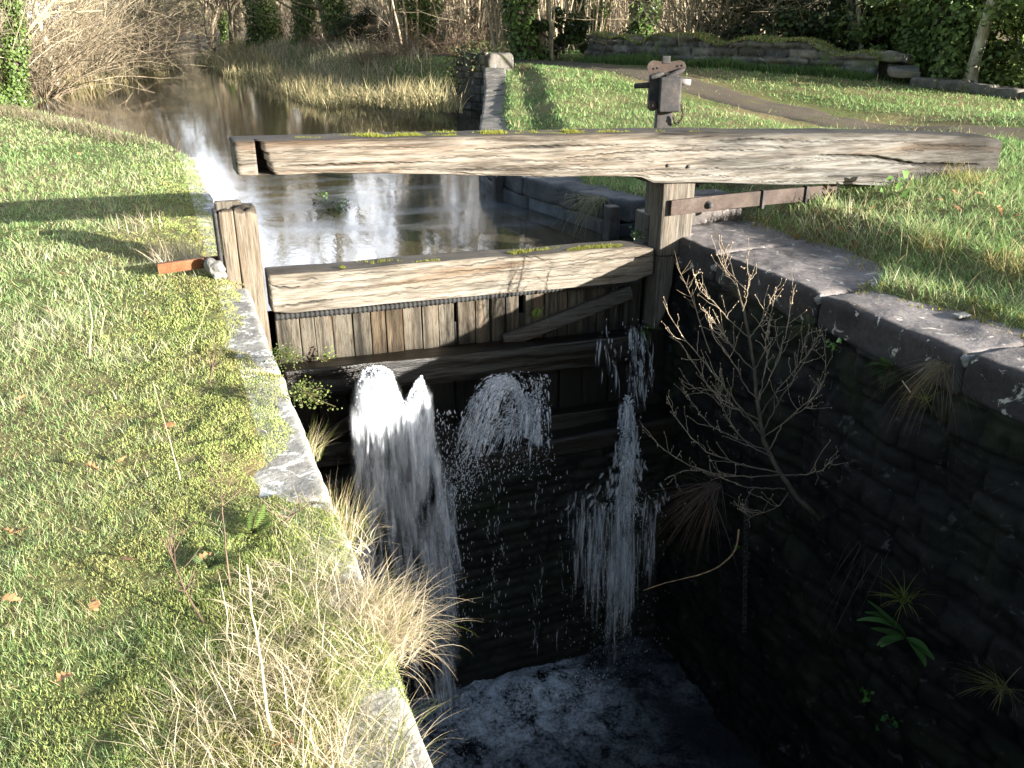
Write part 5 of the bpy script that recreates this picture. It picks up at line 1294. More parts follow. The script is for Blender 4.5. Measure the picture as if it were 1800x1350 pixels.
def fan_jet():
    e = tag(empty('water_jet', (0, 0, 0)), 'fan shaped arching spray jet in the middle of the gate', 'water jet')
    x0, z0 = px2(942, 783, 4.95); N = 1300
    xs, zs = px2(860, 660, 4.9)
    V0 = math.sqrt(2 * g_ * (zs - z0))
    ang = rng.normal(0, 1, N); P = np.zeros((N, 14, 3)); W = np.zeros(N)
    Q, D, S, St = [], [], [], []
    for i in range(N):
        outer = rng.random() < .52; vz = V0 * (rng.uniform(.93, 1.0) if outer else rng.uniform(.55, 1.0)); T = 2 * vz / g_ * 1.02
        xr = -px2(780, 770, 4.9)[0] + x0; vx = -(xr * (rng.uniform(.72, 1.04) if outer else rng.uniform(-.08, .95))) / T; vy = -rng.uniform(.05, .5)
        ta = rng.uniform(0, .86) * T; dt = rng.uniform(.03, .08)
        t = np.linspace(ta, ta + dt, 14); P[i] = np.stack([x0 + vx * t, 4.95 + vy * t, z0 + vz * t - .5 * g_ * t * t], 1); W[i] = rng.uniform(.012, .030)
        for _ in range(4):
            tq = rng.uniform(.1, 1.05) * T; Q.append([x0 + vx * tq, 4.95 + vy * tq, z0 + vz * tq - .5 * g_ * tq * tq]); D.append([vx, vy, vz - g_ * tq]); S.append(rng.uniform(.0022, .0055)); St.append(rng.uniform(1.2, 4))
    ribbons(P, W, 'spray_strands', M['spray_dense'], '', parent=e)
    N2 = 240; P = np.zeros((N2, 14, 3))
    for i in range(N2):
        vz = V0 * rng.uniform(.6, .95); vx = -rng.uniform(.0, .55) ; t = np.linspace(0, .11, 14); P[i] = np.stack([x0 + vx * t + rng.normal(0, .01), 4.95 - .2 * t + rng.normal(0, .02) + 0 * t, z0 + vz * t - .5 * g_ * t * t], 1)
    ribbons(P, rng.uniform(.025, .06, N2), 'nozzle', M['spray_dense'], '', parent=e)
    drops(np.array(Q), np.array(S), np.array(D), np.array(St), e)
fan_jet()
def right_jet():
    e = tag(empty('water_jet', (0, 0, 0)), 'narrow upright water jet near the right wall breaking into a thin fall', 'water jet')
    def col(N, prof, w, L, ys=4.85, mat='spray', name='white_column', jx=1.0):
        P = np.zeros((N, 14, 3)); t = np.linspace(0, 1, 14)
        for i in range(N):
            py = rng.uniform(prof[0][1], prof[-1][1]); cx = np.interp(py, [p[1] for p in prof], [p[0] for p in prof]); hw = np.interp(py, [p[1] for p in prof], [p[2] for p in prof])
            a = rng.normal(0, .45) * hw; x, z = px2(cx + a, py, ys); l = rng.uniform(*L); P[i] = np.stack([x + a * .0006 * t * jx + .008 * np.sin(t * 5 + i), np.full(14, ys) + rng.normal(0, .04) - .06 * t * l, np.maximum(z - l * t, ZP - .04)], 1)
        return ribbons(P, rng.uniform(*w, N), name, M[mat], '', parent=e)
    col(170, [(1104, 696, 5), (1104, 730, 13), (1102, 800, 14), (1104, 880, 16)], (.025, .05), (.08, .3))
    col(120, [(1100, 775, 16), (1100, 830, 50), (1096, 890, 105)], (.02, .06), (.05, .16), mat='spray_dense', name='splash')
    for cx, hw, n_, w_, l_ in [(1048, 13, 40, (.02, .06), (.2, 1.0)), (1088, 15, 70, (.02, .07), (.4, 1.4)), (1110, 11, 40, (.02, .05), (.4, 1.2)), (1020, 14, 30, (.015, .045), (.15, .7)), (1142, 15, 34, (.015, .045), (.15, .7)), (1075, 55, 46, (.006, .02), (.2, 1.0))]:
        col(n_, [(cx, 850, hw), (cx, 900, hw), (cx - 4, 985, hw)], w_, l_, name='falling_sheet', mat='spray_thin')
    N = 700; py = rng.uniform(860, 1150, N); px = 1085 + rng.normal(0, 45, N); Q = np.array([on_y(a, b, 4.8 + rng.normal(0, .08)) for a, b in zip(px, py)])
    drops(Q, rng.uniform(.002, .005, N), np.tile([[0, 0, 1.]], (N, 1)), rng.uniform(1.5, 6, N), e)
    n3 = 420; Q, D = [], []
    x0, z0 = px2(1100, 884, 4.85)
    for _ in range(n3):
        vx, vy, vz = rng.normal(0, .55), -rng.uniform(0, .5), rng.uniform(.2, 1.5); tq = rng.uniform(0, 2.6 * vz / g_ + .06); Q.append([x0 + vx * tq, 4.85 + vy * tq, z0 + vz * tq - .5 * g_ * tq * tq]); D.append([vx, vy, vz - g_ * tq])
    drops(np.array(Q), rng.uniform(.002, .0055, n3), np.array(D), rng.uniform(1, 4, n3), e, 'splash_drops')
    N = 500; py = rng.uniform(695, 800, N); px = 1104 + rng.normal(0, 6, N) * np.interp(py, [695, 740], [.5, 1.6]); Q = np.array([on_y(a, b, 4.85 + rng.normal(0, .03)) for a, b in zip(px, py)]); drops(Q, rng.uniform(.003, .009, N), rng.normal(size=(N, 3)) + [0, 0, 1.5], rng.uniform(1, 2, N), e, 'froth')
    pool_splash(e, 2.05, 4.72, .35, .10, 700, 1.4)
right_jet()
def trickle(px0, px1, py0, py1, N, label, ys=4.97, w=(.008, .03), L=(.08, .5), nd=200):
    e = tag(empty('water_trickle', (0, 0, 0)), label, 'water trickle'); P = np.zeros((N, 14, 3)); t = np.linspace(0, 1, 14)
    cl = rng.uniform(px0, px1, 5)
    for i in range(N):
        a = cl[rng.integers(0, 5)] + rng.normal(0, (px1 - px0) * .06 + 3); y = rng.uniform(py0, py1); x, z = px2(a, y, ys); l = rng.uniform(*L); P[i] = np.stack([x + .01 * np.sin(t * 4 + i), ys - .03 - .03 * t + 0 * t, np.maximum(z - l * t, ZP)], 1)
    ribbons(P, rng.uniform(*w, N), 'strands', M['spray_thin'], '', parent=e)
    Q = np.array([on_y(cl[rng.integers(0, 5)] + rng.normal(0, 12), rng.uniform(py0, py1 + 20), ys - .05) for _ in range(nd)]); drops(Q, rng.uniform(.0025, .006, nd), np.tile([[0, 0, 1.]], (nd, 1)), rng.uniform(2, 9, nd), e)
trickle(1050, 1140, 560, 680, 90, 'thin trickle spilling through the planks by the heel post', 5.03, (.012, .04), (.06, .3), 70)
trickle(930, 1000, 830, 1120, 36, 'sparse trickle down the sill between the fan and right jets', 4.93, (.006, .02), (.06, .3), 70)
trickle(1205, 1245, 990, 1180, 60, 'thin trickle at the foot of the right chamber corner', 4.93)
trickle(800, 920, 820, 1100, 36, 'few drips down the black sill under the fan jet', 4.93, (.005, .014), (.04, .15), 110)

# ------------------------------------------------------------------ reeds along the canal
def reeds(name, poly, n, hr, label, zfun=None, colr=((.40, .34, .18), (.52, .42, .23), (.24, .24, .11)), w=.02, kindname='reeds'):
    poly = np.array(poly, float); mn, mx = poly.min(0), poly.max(0); out = []
    while len(out) < n:
        q = rng.uniform(mn, mx, (n, 2)); ins = np.zeros(n, bool); j = len(poly) - 1
        for i in range(len(poly)):
            xi, yi = poly[i]; xj, yj = poly[j]; c = ((yi > q[:, 1]) != (yj > q[:, 1])) & (q[:, 0] < (xj - xi) * (q[:, 1] - yi) / (yj - yi + 1e-9) + xi); ins ^= c; j = i
        q = q[ins & (n2(q[:, 0], q[:, 1], .8, 91) + .35 * rng.normal(size=n) > -.12)]; out = q if len(out) == 0 else np.concatenate([out, q])
    q = out[:n]; z = np.maximum(gz(q[:, 0], q[:, 1]), ZW) - .03; ci = rng.integers(0, len(colr), n); c = np.array(colr)[ci] * rng.uniform(.6, 1.25, (n, 1))
    h = rng.uniform(*hr, n) * (.7 + .6 * vnoise(np.stack([q[:, 0] * .9, q[:, 1] * .9, q[:, 0] * 0], -1), 92))
    V, F, C = blades(np.stack([q[:, 0], q[:, 1], z], 1), h, rng.uniform(0, 6.28, n), rng.uniform(.0, .45, n), rng.uniform(.0, 1.9, n), w * rng.uniform(.5, 1.2, n), c, 4)
    tag(kind(build(name, V, F, M['grass'], col=C), 'stuff'), label, 'reeds')
reeds('reeds', [(5.0, 14.8), (4.2, 15.4), (3.2, 19), (2.9, 24), (4.0, 24), (5.0, 19), (5.5, 17.2)], 3000, (.2, .55), 'tall yellow reeds standing in the water near the pier', w=.022)
reeds('reeds', [(3.0, 24), (2.3, 33), (1.9, 43), (2.6, 50), (4.2, 50), (4.2, 24)], 3600, (.25, .6), 'yellow reed bed along the far right canal edge', w=.04)
reeds('reeds', [(-.4, 30), (1.0, 36.5), (1.2, 39), (-.3, 42), (-3, 40), (-2.2, 26)], 4200, (.3, .7), 'yellow reed spit reaching out from the left canal bank', w=.035)
reeds('dead_grass', [(4.0, 24), (5.2, 19), (6.0, 18.0), (7.0, 24), (6.4, 34), (4.2, 44), (3.4, 44)], 7000, (.12, .5), 'mixed dead grass and brambles on the right canal bank', colr=((.44, .36, .25), (.20, .25, .08), (.34, .28, .19), (.55, .47, .34)), w=.020)
reeds('dead_grass', [(-1.6, 15.6), (-.5, 12.8), (.2, 11), (.1, 10.4), (-.8, 12.4), (-2.2, 16), (-3.5, 19), (-2.6, 19)], 2600, (.06, .26), 'grey dead grass fringing the left wing wall', colr=((.32, .27, .19), (.18, .17, .08), (.28, .22, .15)), w=.012)

# ------------------------------------------------------------------ trees
def unit(v): return v / np.linalg.norm(v)
def grow(rg, p, d, L, r, lev, nb, ratio, ang, wander, tropism, out, tmin=.3, nseg=6, tips=None):
    P = [p]; dd = d
    for s in range(nseg):
        dd = unit(dd + rg.normal(size=3) * wander + np.array([0, 0, tropism])); P.append(P[-1] + dd * L / nseg)
    P = np.array(P); last = lev >= len(nb)
    rr = r * np.linspace(1, .28 if last else .5, nseg + 1); out.append((P, rr))
    if last:
        if tips is not None: tips.append(P[-1])
        return
    for k in range(nb[lev]):
        t = rg.uniform(tmin, 1.0); i = min(nseg - 1, int(t * nseg)); f = t * nseg - i; q = P[i] * (1 - f) + P[i + 1] * f
        ax = unit(P[i + 1] - P[i]); n = unit(np.cross(ax, rg.normal(size=3))); a = ang * rg.uniform(.5, 1.3)
        c = unit(ax * math.cos(a) + n * math.sin(a))
        grow(rg, q, c, L * ratio * rg.uniform(.6, 1.15) * (1.25 - .55 * t), max(.003, r * (.62 - .22 * t)), lev + 1, nb, ratio, ang, wander * 1.15, tropism, out, .15, 5 if lev else 6, tips)
def tree_mesh(seed, h, r, nb, ratio=.5, ang=.8, wander=.12, trop=.06, lean=(0, 0), trunk_n=9):
    rg = np.random.default_rng(seed); ch = []
    P = [np.zeros(3) - np.array([0, 0, .25])]; d = unit(np.array([lean[0], lean[1], 1.0]))
    for s in range(trunk_n): d = unit(d + rg.normal(size=3) * .07 + np.array([0, 0, .05])); P.append(P[-1] + d * h * .62 / trunk_n)
    P = np.array(P); rr = r * np.linspace(1, .38, trunk_n + 1); rr[0] *= 1.35
    crown = []
    for k in range(nb[0]):
        t = rg.uniform(.28, 1); i = min(trunk_n - 1, int(t * trunk_n)); a = ang * rg.uniform(.5, 1.2); n = unit(np.cross(d, rg.normal(size=3)))
        grow(rg, P[i], unit(d * math.cos(a) + n * math.sin(a)), h * ratio * rg.uniform(.55, 1) * (1.25 - .5 * t), rr[i] * .5, 1, nb, ratio, ang, wander, trop, crown)
    grow(rg, P[-1], d, h * .42, rr[-1], 1, nb, ratio, ang, wander, trop, crown)
    return (P, rr), crown
def ivy_leaves(rg, P, r, n, thick, size, zmax, lit=(.07, .10, .025)):
    t = rg.uniform(0, len(P) - 1, n); i = np.minimum(t.astype(int), len(P) - 2); f = (t - i)[:, None]; Q = P[i] * (1 - f) + P[i + 1] * f
    a = rg.uniform(0, 6.283, n); cl = vnoise(np.stack([a * .9, Q[:, 2] * 1.6, a * 0], -1), 7)
    rad = np.interp(t, np.arange(len(r)), r) + thick * (rg.random(n) ** .6) * (.35 + 1.1 * cl)
    Q = Q + np.stack([np.cos(a) * rad, np.sin(a) * rad, rg.normal(0, .05, n)], 1); nr = np.stack([np.cos(a), np.sin(a), np.full(n, .35)], 1)
    k = Q[:, 2] < zmax; c = np.array(lit) * rg.uniform(.45, 1.7, (n, 1)); 
    return leaves(Q[k], rg.uniform(.7, 1.25, k.sum()) * size, c[k], nr[k], .55, .85)
SRC = {}
def make_tree(key, name, seed, h, r, nb, bark, twig, twigcol, ivy=None, **kw):
    e = empty(name); (P, rr), crown = tree_mesh(seed, h, r, nb, **kw)
    V, F = tubes([(P, rr)], 12); V += np.array([0, 0, 1]) * 0 ; V[:, :2] += (fbm(V * np.array([4, 4, 1.2]), 3, seed) * r * .5)[:, None]
    build('trunk', V, [F], M[bark], e)
    big = [c for c in crown if c[1][0] > .02]; fine = [c for c in crown if c[1][0] <= .02]; ac = Acc()
    for lst, k in ((big, 6), (fine, 3)):
        if lst: V, F = tubes(lst, k); ac.add(V, F, np.array(twigcol))
    V = np.concatenate(ac.V); cc = np.array(twigcol) * (.7 + .6 * vnoise(V * .8, seed))[:, None]
    build('crown', V, [np.concatenate(f) for f in ac.F.values()], M[twig], e, col=cc)
    if ivy:
        rg = np.random.default_rng(seed + 5); V, F, C = ivy_leaves(rg, P, rr, ivy['n'], ivy['thick'], ivy['size'], ivy.get('zmax', 9), ivy.get('col', (.11, .16, .042))); build('ivy', V, F, M['leaf'], e, col=C)
    SRC[key] = [e, False]; return e
def make_coppice(key, seed, n, h, r, col, spread=.35, lean=.18, bark='twig'):
    rg = np.random.default_rng(seed); e = empty('coppice_clump'); st, tw = [], []
    for k in range(n):
        a = rg.uniform(0, 6.28); q = np.array([math.cos(a), math.sin(a), 0]) * spread * math.sqrt(rg.random()); d = unit(np.array([math.cos(a) * lean * rg.uniform(.1, 1.6), math.sin(a) * lean * rg.uniform(.1, 1.6), 1])); L = h * rg.uniform(.55, 1.05); P = [q - [0, 0, .2]]
        for s in range(10): d = unit(d + rg.normal(size=3) * .035 + np.array([0, 0, .015])); P.append(P[-1] + d * L / 10)
        P = np.array(P); rk = r * rg.uniform(.35, 1.1); st.append((P, rk * np.linspace(1, .25, 11)))
        for j in range(11):
            i = rg.integers(1, 11); dd = unit(P[i] - P[i - 1] + rg.normal(size=3) * .5); Lt = rg.uniform(.3, 1.3); tw.append((np.stack([P[i] + dd * Lt * s + np.array([0, 0, .2 * s * s]) + rg.normal(size=3) * .02 for s in np.linspace(0, 1, 5)]), .008 * np.linspace(1, .4, 5)))
    V, F = tubes(st, 5); cc = np.array(col) * (.6 + .8 * vnoise(V * np.array([2.2, 2.2, .3]), seed))[:, None]; build('stems', V, [F], M[bark], e, col=cc)
    V, F = tubes(tw, 3); kind(build('twigs', V, [F], M['twig'], e, col=np.repeat(np.array(col)[None] * .9, len(V), 0)), 'stuff')
    SRC[key] = [e, False]; return e
def make_bush(key, seed, n, R, H, col, size=.09, name='evergreen_bush', clumps=40, stems=7, asp=.6, drop=.15):
    rg = np.random.default_rng(seed); e = empty(name); cs = rg.normal(size=(clumps, 3)); cs /= np.linalg.norm(cs, axis=1, keepdims=True); cs *= rg.random((clumps, 1)) ** .33
    cs = cs * np.array([R, R, H * .5]) + np.array([0, 0, H * .5]); cs[:, :2] *= (1.0 - .35 * np.clip(cs[:, 2:] / H - .4, 0, 1)); cr = rg.uniform(.22, .5, clumps) * R * .62
    i = rg.integers(0, clumps, n); d = rg.normal(size=(n, 3)); d /= np.linalg.norm(d, axis=1, keepdims=True); Q = cs[i] + d * (cr[i] * rg.uniform(.55, 1.05, n))[:, None] * np.array([1, 1, .8]); Q[:, 2] = np.maximum(Q[:, 2], .03)
    tone = rg.uniform(.55, 1.35, clumps)[i][:, None] * rg.uniform(.6, 1.4, (n, 1)); V, F, C = leaves(Q, rg.uniform(.7, 1.3, n) * size, np.array(col) * tone, d * .6 + np.array([0, 0, .5]), .7, asp); build('foliage', V, F, M['leaf'], e, col=C)
    ch = []
    for k in range(stems):
        t = cs[rg.integers(0, clumps)]; ch.append((np.stack([t * np.array([s ** 1.5, s ** 1.5, s]) for s in np.linspace(-.02, .95, 7)]), .05 * np.linspace(1, .3, 7)))
    V, F = tubes(ch, 5); build('stems', V, [F], M['bark_dark'], e)
    SRC[key] = [e, False]; return e
def make_scrub(key, seed, n, R, H, col, arch=1.0, name='bare_bush', r=.016, sub=7):
    """arching, much branched bare scrub"""
    rg = np.random.default_rng(seed); e = empty(name); st = []; tw = []
    for k in range(n):
        a = rg.uniform(0, 6.28); q = np.array([math.cos(a), math.sin(a), 0]) * R * .25 * rg.random(); th = rg.uniform(.1, .8) * arch; P = [q - [0, 0, .1]]; L = H * rg.uniform(.7, 1.35); dd = unit(np.array([math.cos(a) * math.sin(th), math.sin(a) * math.sin(th), math.cos(th)]))
        for s in range(9): dd = unit(dd + rg.normal(size=3) * .10 + np.array([math.cos(a) * .07, math.sin(a) * .07, -.055]) * arch); P.append(P[-1] + dd * L / 9)
        P = np.array(P); P[1:, 2] = np.maximum(P[1:, 2], .03); rk = r * rg.uniform(.5, 1.3); st.append((P, rk * np.linspace(1, .25, 10)))
        for j in range(sub):
            i = rg.integers(2, 10); d2 = unit(P[i] - P[i - 1] + rg.normal(size=3) * .55); Lt = rg.uniform(.25, 1.0) * H * .33; T = np.stack([P[i] + d2 * Lt * s + rg.normal(size=3) * .015 + np.array([0, 0, .05 * s * s]) for s in np.linspace(0, 1, 5)]); tw.append((T, r * .4 * np.linspace(1, .35, 5)))
            for m in range(4):
                b = T[rg.integers(1, 5)]; d3 = unit(d2 + rg.normal(size=3) * .7); L3 = Lt * rg.uniform(.2, .6); tw.append((np.stack([b + d3 * L3 * s for s in np.linspace(0, 1, 4)]), r * .26 * np.linspace(1, .4, 4)))
    V, F = tubes(st, 4); cc = np.array(col) * (.6 + .8 * vnoise(V * 1.5, seed))[:, None]; build('branches', V, [F], M['twig'], e, col=cc)
    V, F = tubes(tw, 3); cc = np.array(col) * (.6 + .8 * vnoise(V * 1.1, seed + 1))[:, None]; kind(build('twigs', V, [F], M['twig'], e, col=cc), 'stuff')
    SRC[key] = [e, False]; return e
def put(key, p, label, cat, group=None, rz=None, sc=1.0):
    src, used = SRC[key]; o = copy_tree(src) if used else src; SRC[key][1] = True
    o.location = (float(p[0]), float(p[1]), float(p[2])); o.rotation_euler = (0, 0, random.uniform(0, 6.28) if rz is None else rz); o.scale = (sc, sc, sc * random.uniform(.94, 1.06))
    if group: o['group'] = group
    elif 'group' in o: del o['group']
    o['label'] = label; o['category'] = cat; return o

TW = (.33, .265, .18); TW2 = (.38, .32, .215); TWG = (.27, .235, .14)
make_tree('ivyA', 'ivy_clad_tree', 11, 9, .24, [7, 6, 5, 3], 'bark_dark', 'twig', TWG, dict(n=5200, thick=.42, size=.12, zmax=6))
make_tree('ivyB', 'ivy_clad_tree', 12, 9, .19, [7, 6, 5, 3], 'bark_dark', 'twig', TWG, dict(n=4200, thick=.30, size=.11, zmax=5, col=(.095, .145, .04)), lean=(.12, .05))
make_tree('thin', 'bare_tree', 13, 7.5, .13, [6, 5, 5, 4], 'bark_red', 'twig', TW, lean=(-.06, .02))
make_tree('bareA', 'bare_tree', 14, 7.5, .15, [9, 6, 6, 4], 'bark_brown', 'twig', TW, ang=.75)
make_tree('bareB', 'bare_tree', 15, 7, .12, [10, 6, 6, 4], 'bark_brown', 'twig', TW2, ang=.95, lean=(.1, .1))
make_tree('bareC', 'bare_tree', 16, 6.5, .10, [9, 7, 6, 4], 'bark_twig', 'twig', TWG, ang=.9, lean=(-.1, .05))
make_tree('pale', 'pale_trunked_tree', 17, 9, .11, [5, 5, 5, 3], 'bark_pale', 'twig', TW)
make_coppice('cop1', 21, 22, 6.5, .045, (.46, .38, .26)); make_coppice('cop2', 22, 16, 7, .06, (.42, .35, .235), .5, .28); make_coppice('cop3', 23, 26, 5.5, .035, (.42, .34, .23), .9, .15)
make_coppice('palemulti', 24, 7, 6.5, .12, (.46, .41, .30), .35, .34, 'twig')
make_bush('holly1', 31, 6500, 1.4, 2.2, (.13, .18, .055), .10); make_bush('holly2', 32, 6500, 1.7, 2.3, (.14, .19, .055), .11); make_bush('yew', 33, 8000, 1.9, 2.4, (.05, .07, .027), .11, 'dark_evergreen', 60)
make_bush('low', 34, 2200, .7, .9, (.05, .075, .022), .09, 'evergreen_bush', 16, 4)
make_scrub('scrubA', 41, 46, 1.2, 3.2, (.24, .195, .125)); make_scrub('scrubB', 42, 54, 1.4, 2.6, (.22, .175, .115), 1.25); make_scrub('scrubC', 43, 40, 1.0, 3.0, TW2, .7); make_scrub('bramble', 44, 42, .8, 1.1, (.22, .15, .10), 1.3, 'bramble', .008, 6)

G = on_ground
# right of the canal, from left to right in the picture
put('ivyA', G(745, 92), 'thick ivy clad trunk standing on the canal bank left of the pier', 'tree', rz=.4)
put('thin', G(826, 84), 'thin bare leaning reddish trunk between ivy clad tree and pier', 'tree', rz=.3)
put('cop1', G(900, 104), 'coppice clump with many thin pale stems beside the track', 'tree')
put('ivyB', G(932, 106), 'slender ivy covered trunk rising from the pale coppice', 'tree', rz=2.2)
put('cop2', G(968, 104), 'tall tan coppice poles leaning apart right of the slender ivy trunk', 'tree')
put('low', G(992, 104), 'low dark evergreen bush at the left end of the stone wall', 'bush', sc=1.2)
put('ivyA', G(1070, 92) + np.array([.4, 2.0, 0]), 'broad ivy smothered tree behind the left end of the stone wall', 'tree', rz=2.6, sc=1.0)
put('ivyB', G(1135, 98) + np.array([.3, 1.2, 0]), 'ivy tree with light green sunlit edge behind the stone wall', 'tree', rz=4.4, sc=1.1)
for k, (px, key) in enumerate([(1185, 'scrubC'), (1235, 'scrubA'), (1275, 'scrubC')]):
    put(key, G(px, 112) + np.array([1.0, 1.2, 0]), ['tangled bare bush behind the wall, next to the ivy trees', 'tangled bare bush behind the middle of the stone wall', 'tangled bare bush behind the wall, next to the dark evergreen'][k], 'bush')
put('thin', G(1300, 116) + np.array([1.5, 1.5, 0]), 'dark thin trunk at the left edge of the dark evergreen', 'tree', rz=3.3)
put('yew', G(1345, 122) + np.array([1.9, 1.6, -.1]), 'very dark evergreen behind the wall, left of a pair', 'tree')
put('yew', G(1440, 128) + np.array([2.2, 1.6, -.1]), 'very dark evergreen beside the pale stemmed tree, right of a pair', 'tree', sc=1.05)
put('palemulti', G(1522, 128) + np.array([.8, .6, 0]), 'many stemmed tree with pale yellowish trunks behind the wall end', 'tree', rz=1.0)
put('holly1', G(1590, 140) + np.array([1.2, .8, -.1]), 'glossy evergreen bush right of the pale stemmed tree', 'bush')
put('holly2', G(1640, 150) + np.array([1.8, 1.0, -.2]), 'large evergreen bush behind the ivy trunk at right', 'bush')
put('ivyB', G(1672, 150) + np.array([.3, .3, 0]), 'ivy covered trunk standing close to the pale trunk at right', 'tree', rz=.9, sc=1.0)
put('pale', G(1702, 156), 'pale grey trunk with a swelling at the right treeline', 'tree', rz=.2, sc=.95)
put('holly2', G(1755, 165) + np.array([1.0, .5, -.2]), 'evergreen bush at the right picture edge behind the kerb', 'bush')
put('holly1', G(1815, 172) + np.array([1.0, .5, -.2]), 'evergreen bush just inside the right picture corner', 'bush', sc=1.1)
for k, (px, py) in enumerate([(1500, 120), (1420, 118), (1560, 128)]):
    put('low', G(px, py) + np.array([.8, .5, 0]), ['low evergreen bush at the foot of the pale stemmed tree', 'low evergreen bush below the dark evergreens', 'low evergreen bush by the pale fallen slabs'][k], 'bush')
for k, (px, dx, dy, key, sc) in enumerate([(865, 1.2, 5, 'cop3', 1.0), (915, 1.8, 6, 'cop1', 1.1), (955, 2.2, 5, 'cop3', 1.1), (1005, 2.4, 4, 'cop1', 1.0), (1040, 3.4, 5, 'cop3', 1.1), (790, 1.0, 6, 'cop3', 1.1), (1210, 2.6, 3, 'cop3', 1.0), (1265, 3.2, 3, 'cop1', 1.0)]):
    put(key, G(px, 104) + np.array([dx, dy, 0]), 'sunlit tan coppice stems behind the front trees', 'tree', 'sunlit coppice behind the front trees', sc=sc)
# left bank
put('ivyB', G(24, 180), 'ivy clad trunk leaning at the top left picture edge', 'tree', rz=-.3, sc=.62)
put('ivyB', G(-8, 176), 'ivy clad trunk cut by the left picture edge', 'tree', rz=1.2, sc=.6)
put('pale', G(100, 150), 'pale leaning tree behind the ivy trunks on the left bank', 'tree', rz=4.0, sc=.8)
for k, (px, py, key, sc) in enumerate([(75, 168, 'scrubB', 1.0), (150, 150, 'scrubA', 1.0), (205, 128, 'scrubB', 1.1), (245, 118, 'scrubA', 1.1), (120, 140, 'scrubC', 1.1), (-10, 160, 'scrubC', 1.0), (55, 150, 'scrubA', 1.2), (180, 118, 'scrubC', 1.2), (265, 104, 'scrubB', 1.2), (290, 96, 'scrubA', 1.3)]):
    put(key, G(px, py), ['bare bush beside the ivy trunk at the canal edge', 'bare bush hanging over the left canal edge behind the grass', 'bare bush overhanging the water before the reed spit', 'bare bush behind the left reed spit', 'tall bare bush behind the pale leaning tree', 'tall bare bush at the left picture edge', 'bare bush between ivy trunk and pale tree', 'tall bare bush left of the reed spit', 'bare bush where the canal bends', 'farthest bare bush on the left canal edge'][k], 'bush', sc=sc)
# far right bank along the canal
for k, (px, py, key, sc, lb) in enumerate([(450, 78, 'ivyB', 1.0, 'far ivy trunk with a green mossy foot on the canal bank'), (478, 76, 'ivyA', .8, 'far dark ivy tree right of the mossy trunk'), (530, 80, 'ivyB', 1.0, 'far ivy tree in the middle of the bank trees'), (600, 84, 'ivyA', .9, 'dark ivy tree left of the dead grass'),
                                           (400, 74, 'ivyA', .8, 'farthest dark ivy tree by the canal bend'), (640, 86, 'yew', .55, 'low dark evergreen between ivy trees on the canal bank'), (375, 74, 'scrubC', 1.0, 'far bare bush leaning to the canal bend')]):
    put(key, G(px, py), lb, 'tree' if key != 'scrubC' else 'bush', sc=sc)
for k, (px, py, key) in enumerate([(425, 72, 'scrubC'), (500, 76, 'scrubA'), (565, 80, 'scrubC'), (660, 84, 'scrubA'), (700, 88, 'scrubC'), (780, 88, 'scrubA'), (850, 92, 'scrubB')]):
    put(key, G(px, py) + np.array([.6, 1.2, 0]), 'tan bare bush among the trunks of the right canal bank', 'bush', 'bare bushes on the right canal bank')
for k, (px, py) in enumerate([(690, 98), (790, 96), (850, 100), (640, 100), (570, 98), (730, 104)]):
    put('bramble', G(px, py), 'arching brown bramble in the dead grass of the canal bank', 'bramble', 'brambles on the canal bank')
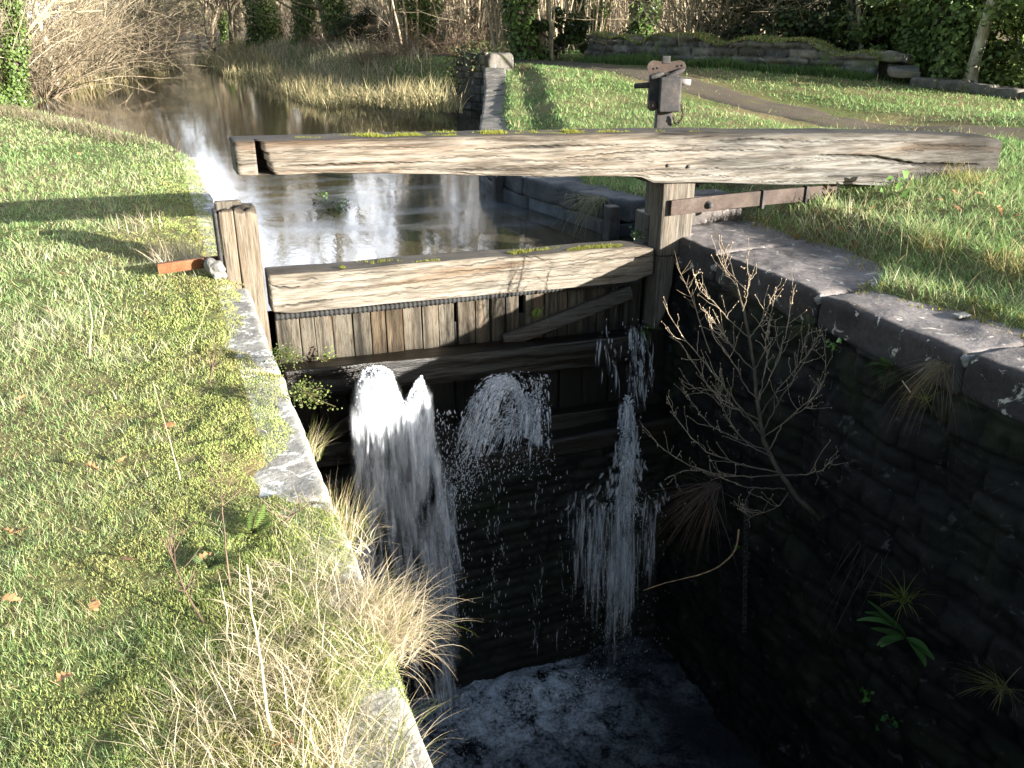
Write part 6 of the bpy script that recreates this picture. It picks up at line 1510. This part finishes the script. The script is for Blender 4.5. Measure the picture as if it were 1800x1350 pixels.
# the wood behind
rw_ = np.random.default_rng(77)
def scatter(n, xr, yr, keys, label, cat, group, mind=1.0, cond=None, sc=(.85, 1.25)):
    pts = []; tries = 0
    while len(pts) < n and tries < n * 60:
        tries += 1; x, y = rw_.uniform(*xr), rw_.uniform(*yr)
        if cond is not None and not cond(x, y): continue
        if any((x - a) ** 2 + (y - b) ** 2 < mind ** 2 for a, b in pts): continue
        pts.append((x, y)); put(keys[rw_.integers(0, len(keys))], (x, y, float(gz(x, y))), label, cat, group, sc=rw_.uniform(*sc))
scatter(34, (6, 21), (24, 60), ['cop1', 'cop2', 'cop3', 'cop3'], 'tan coppice clump in the wood beyond the track', 'tree', 'coppice in the wood beyond the track', 1.4, lambda x, y: x - Rf(y) > 6.5 + 0 * y and track_dist(x, y) > 1.8 and x - Rf(y) > 9.5 - max(0, (y - 24)) * .3)
scatter(9, (12, 30), (22, 38), ['cop3', 'scrubA', 'scrubB', 'cop1'], 'bare twiggy growth in the wood behind the wall', 'bush', 'undergrowth behind the wall', 1.5, lambda x, y: x - Rf(y) > 13.0 and x > 8, (.6, .85))
scatter(26, (3, 20), (44, 110), ['bareA', 'bareB', 'bareC', 'scrubC'], 'bare tree far along the right side of the canal', 'tree', 'far trees right of the canal', 1.8, lambda x, y: x - Rf(y) > .8)
scatter(9, (3, 12), (27, 52), ['bareA', 'bareC', 'bareB'], 'slender bare tree along the right canal bank', 'tree', 'bare trees on the right canal bank', 2.0, lambda x, y: 1.2 < x - Rf(y) < 5.0)
scatter(9, (-4, 1), (38, 80), ['bareA', 'bareC'], 'slender bare tree leaning over the left canal edge', 'tree', 'bare trees at the left canal edge', 2.2, lambda x, y: .4 < Lf(y) - x < 2.2)
scatter(8, (1, 6), (52, 84), ['bareA', 'bareC'], 'slender bare tree along the right canal bank', 'tree', 'bare trees on the right canal bank', 2.2, lambda x, y: .3 < x - Rf(y) < 2.0)
scatter(34, (-26, 2), (22, 110), ['bareA', 'bareB', 'bareC', 'scrubC', 'scrubA'], 'bare tree far along the left side of the canal', 'tree', 'far trees left of the canal', 1.7, lambda x, y: Lf(y) - x > (1.2 if y > 40 else 2.5))
scatter(34, (-12, 14), (84, 120), ['bareA', 'bareC', 'scrubC', 'scrubA', 'scrubC'], 'hazy bare tree closing the view at the canal bend', 'tree', 'trees at the canal bend', 1.3, lambda x, y: x - Rf(y) > .8)
scatter(14, (-12, -2), (12, 24), ['scrubA', 'scrubB', 'scrubC'], 'bare bush in the thicket on the left bank', 'bush', 'thicket on the left bank', 1.2, lambda x, y: Lf(y) - x > 3.0 + max(0, 17 - y) * .9)
for k_, (src, used) in list(SRC.items()):
    if not used:
        for c in list(src.children): bpy.data.objects.remove(c)
        bpy.data.objects.remove(src)
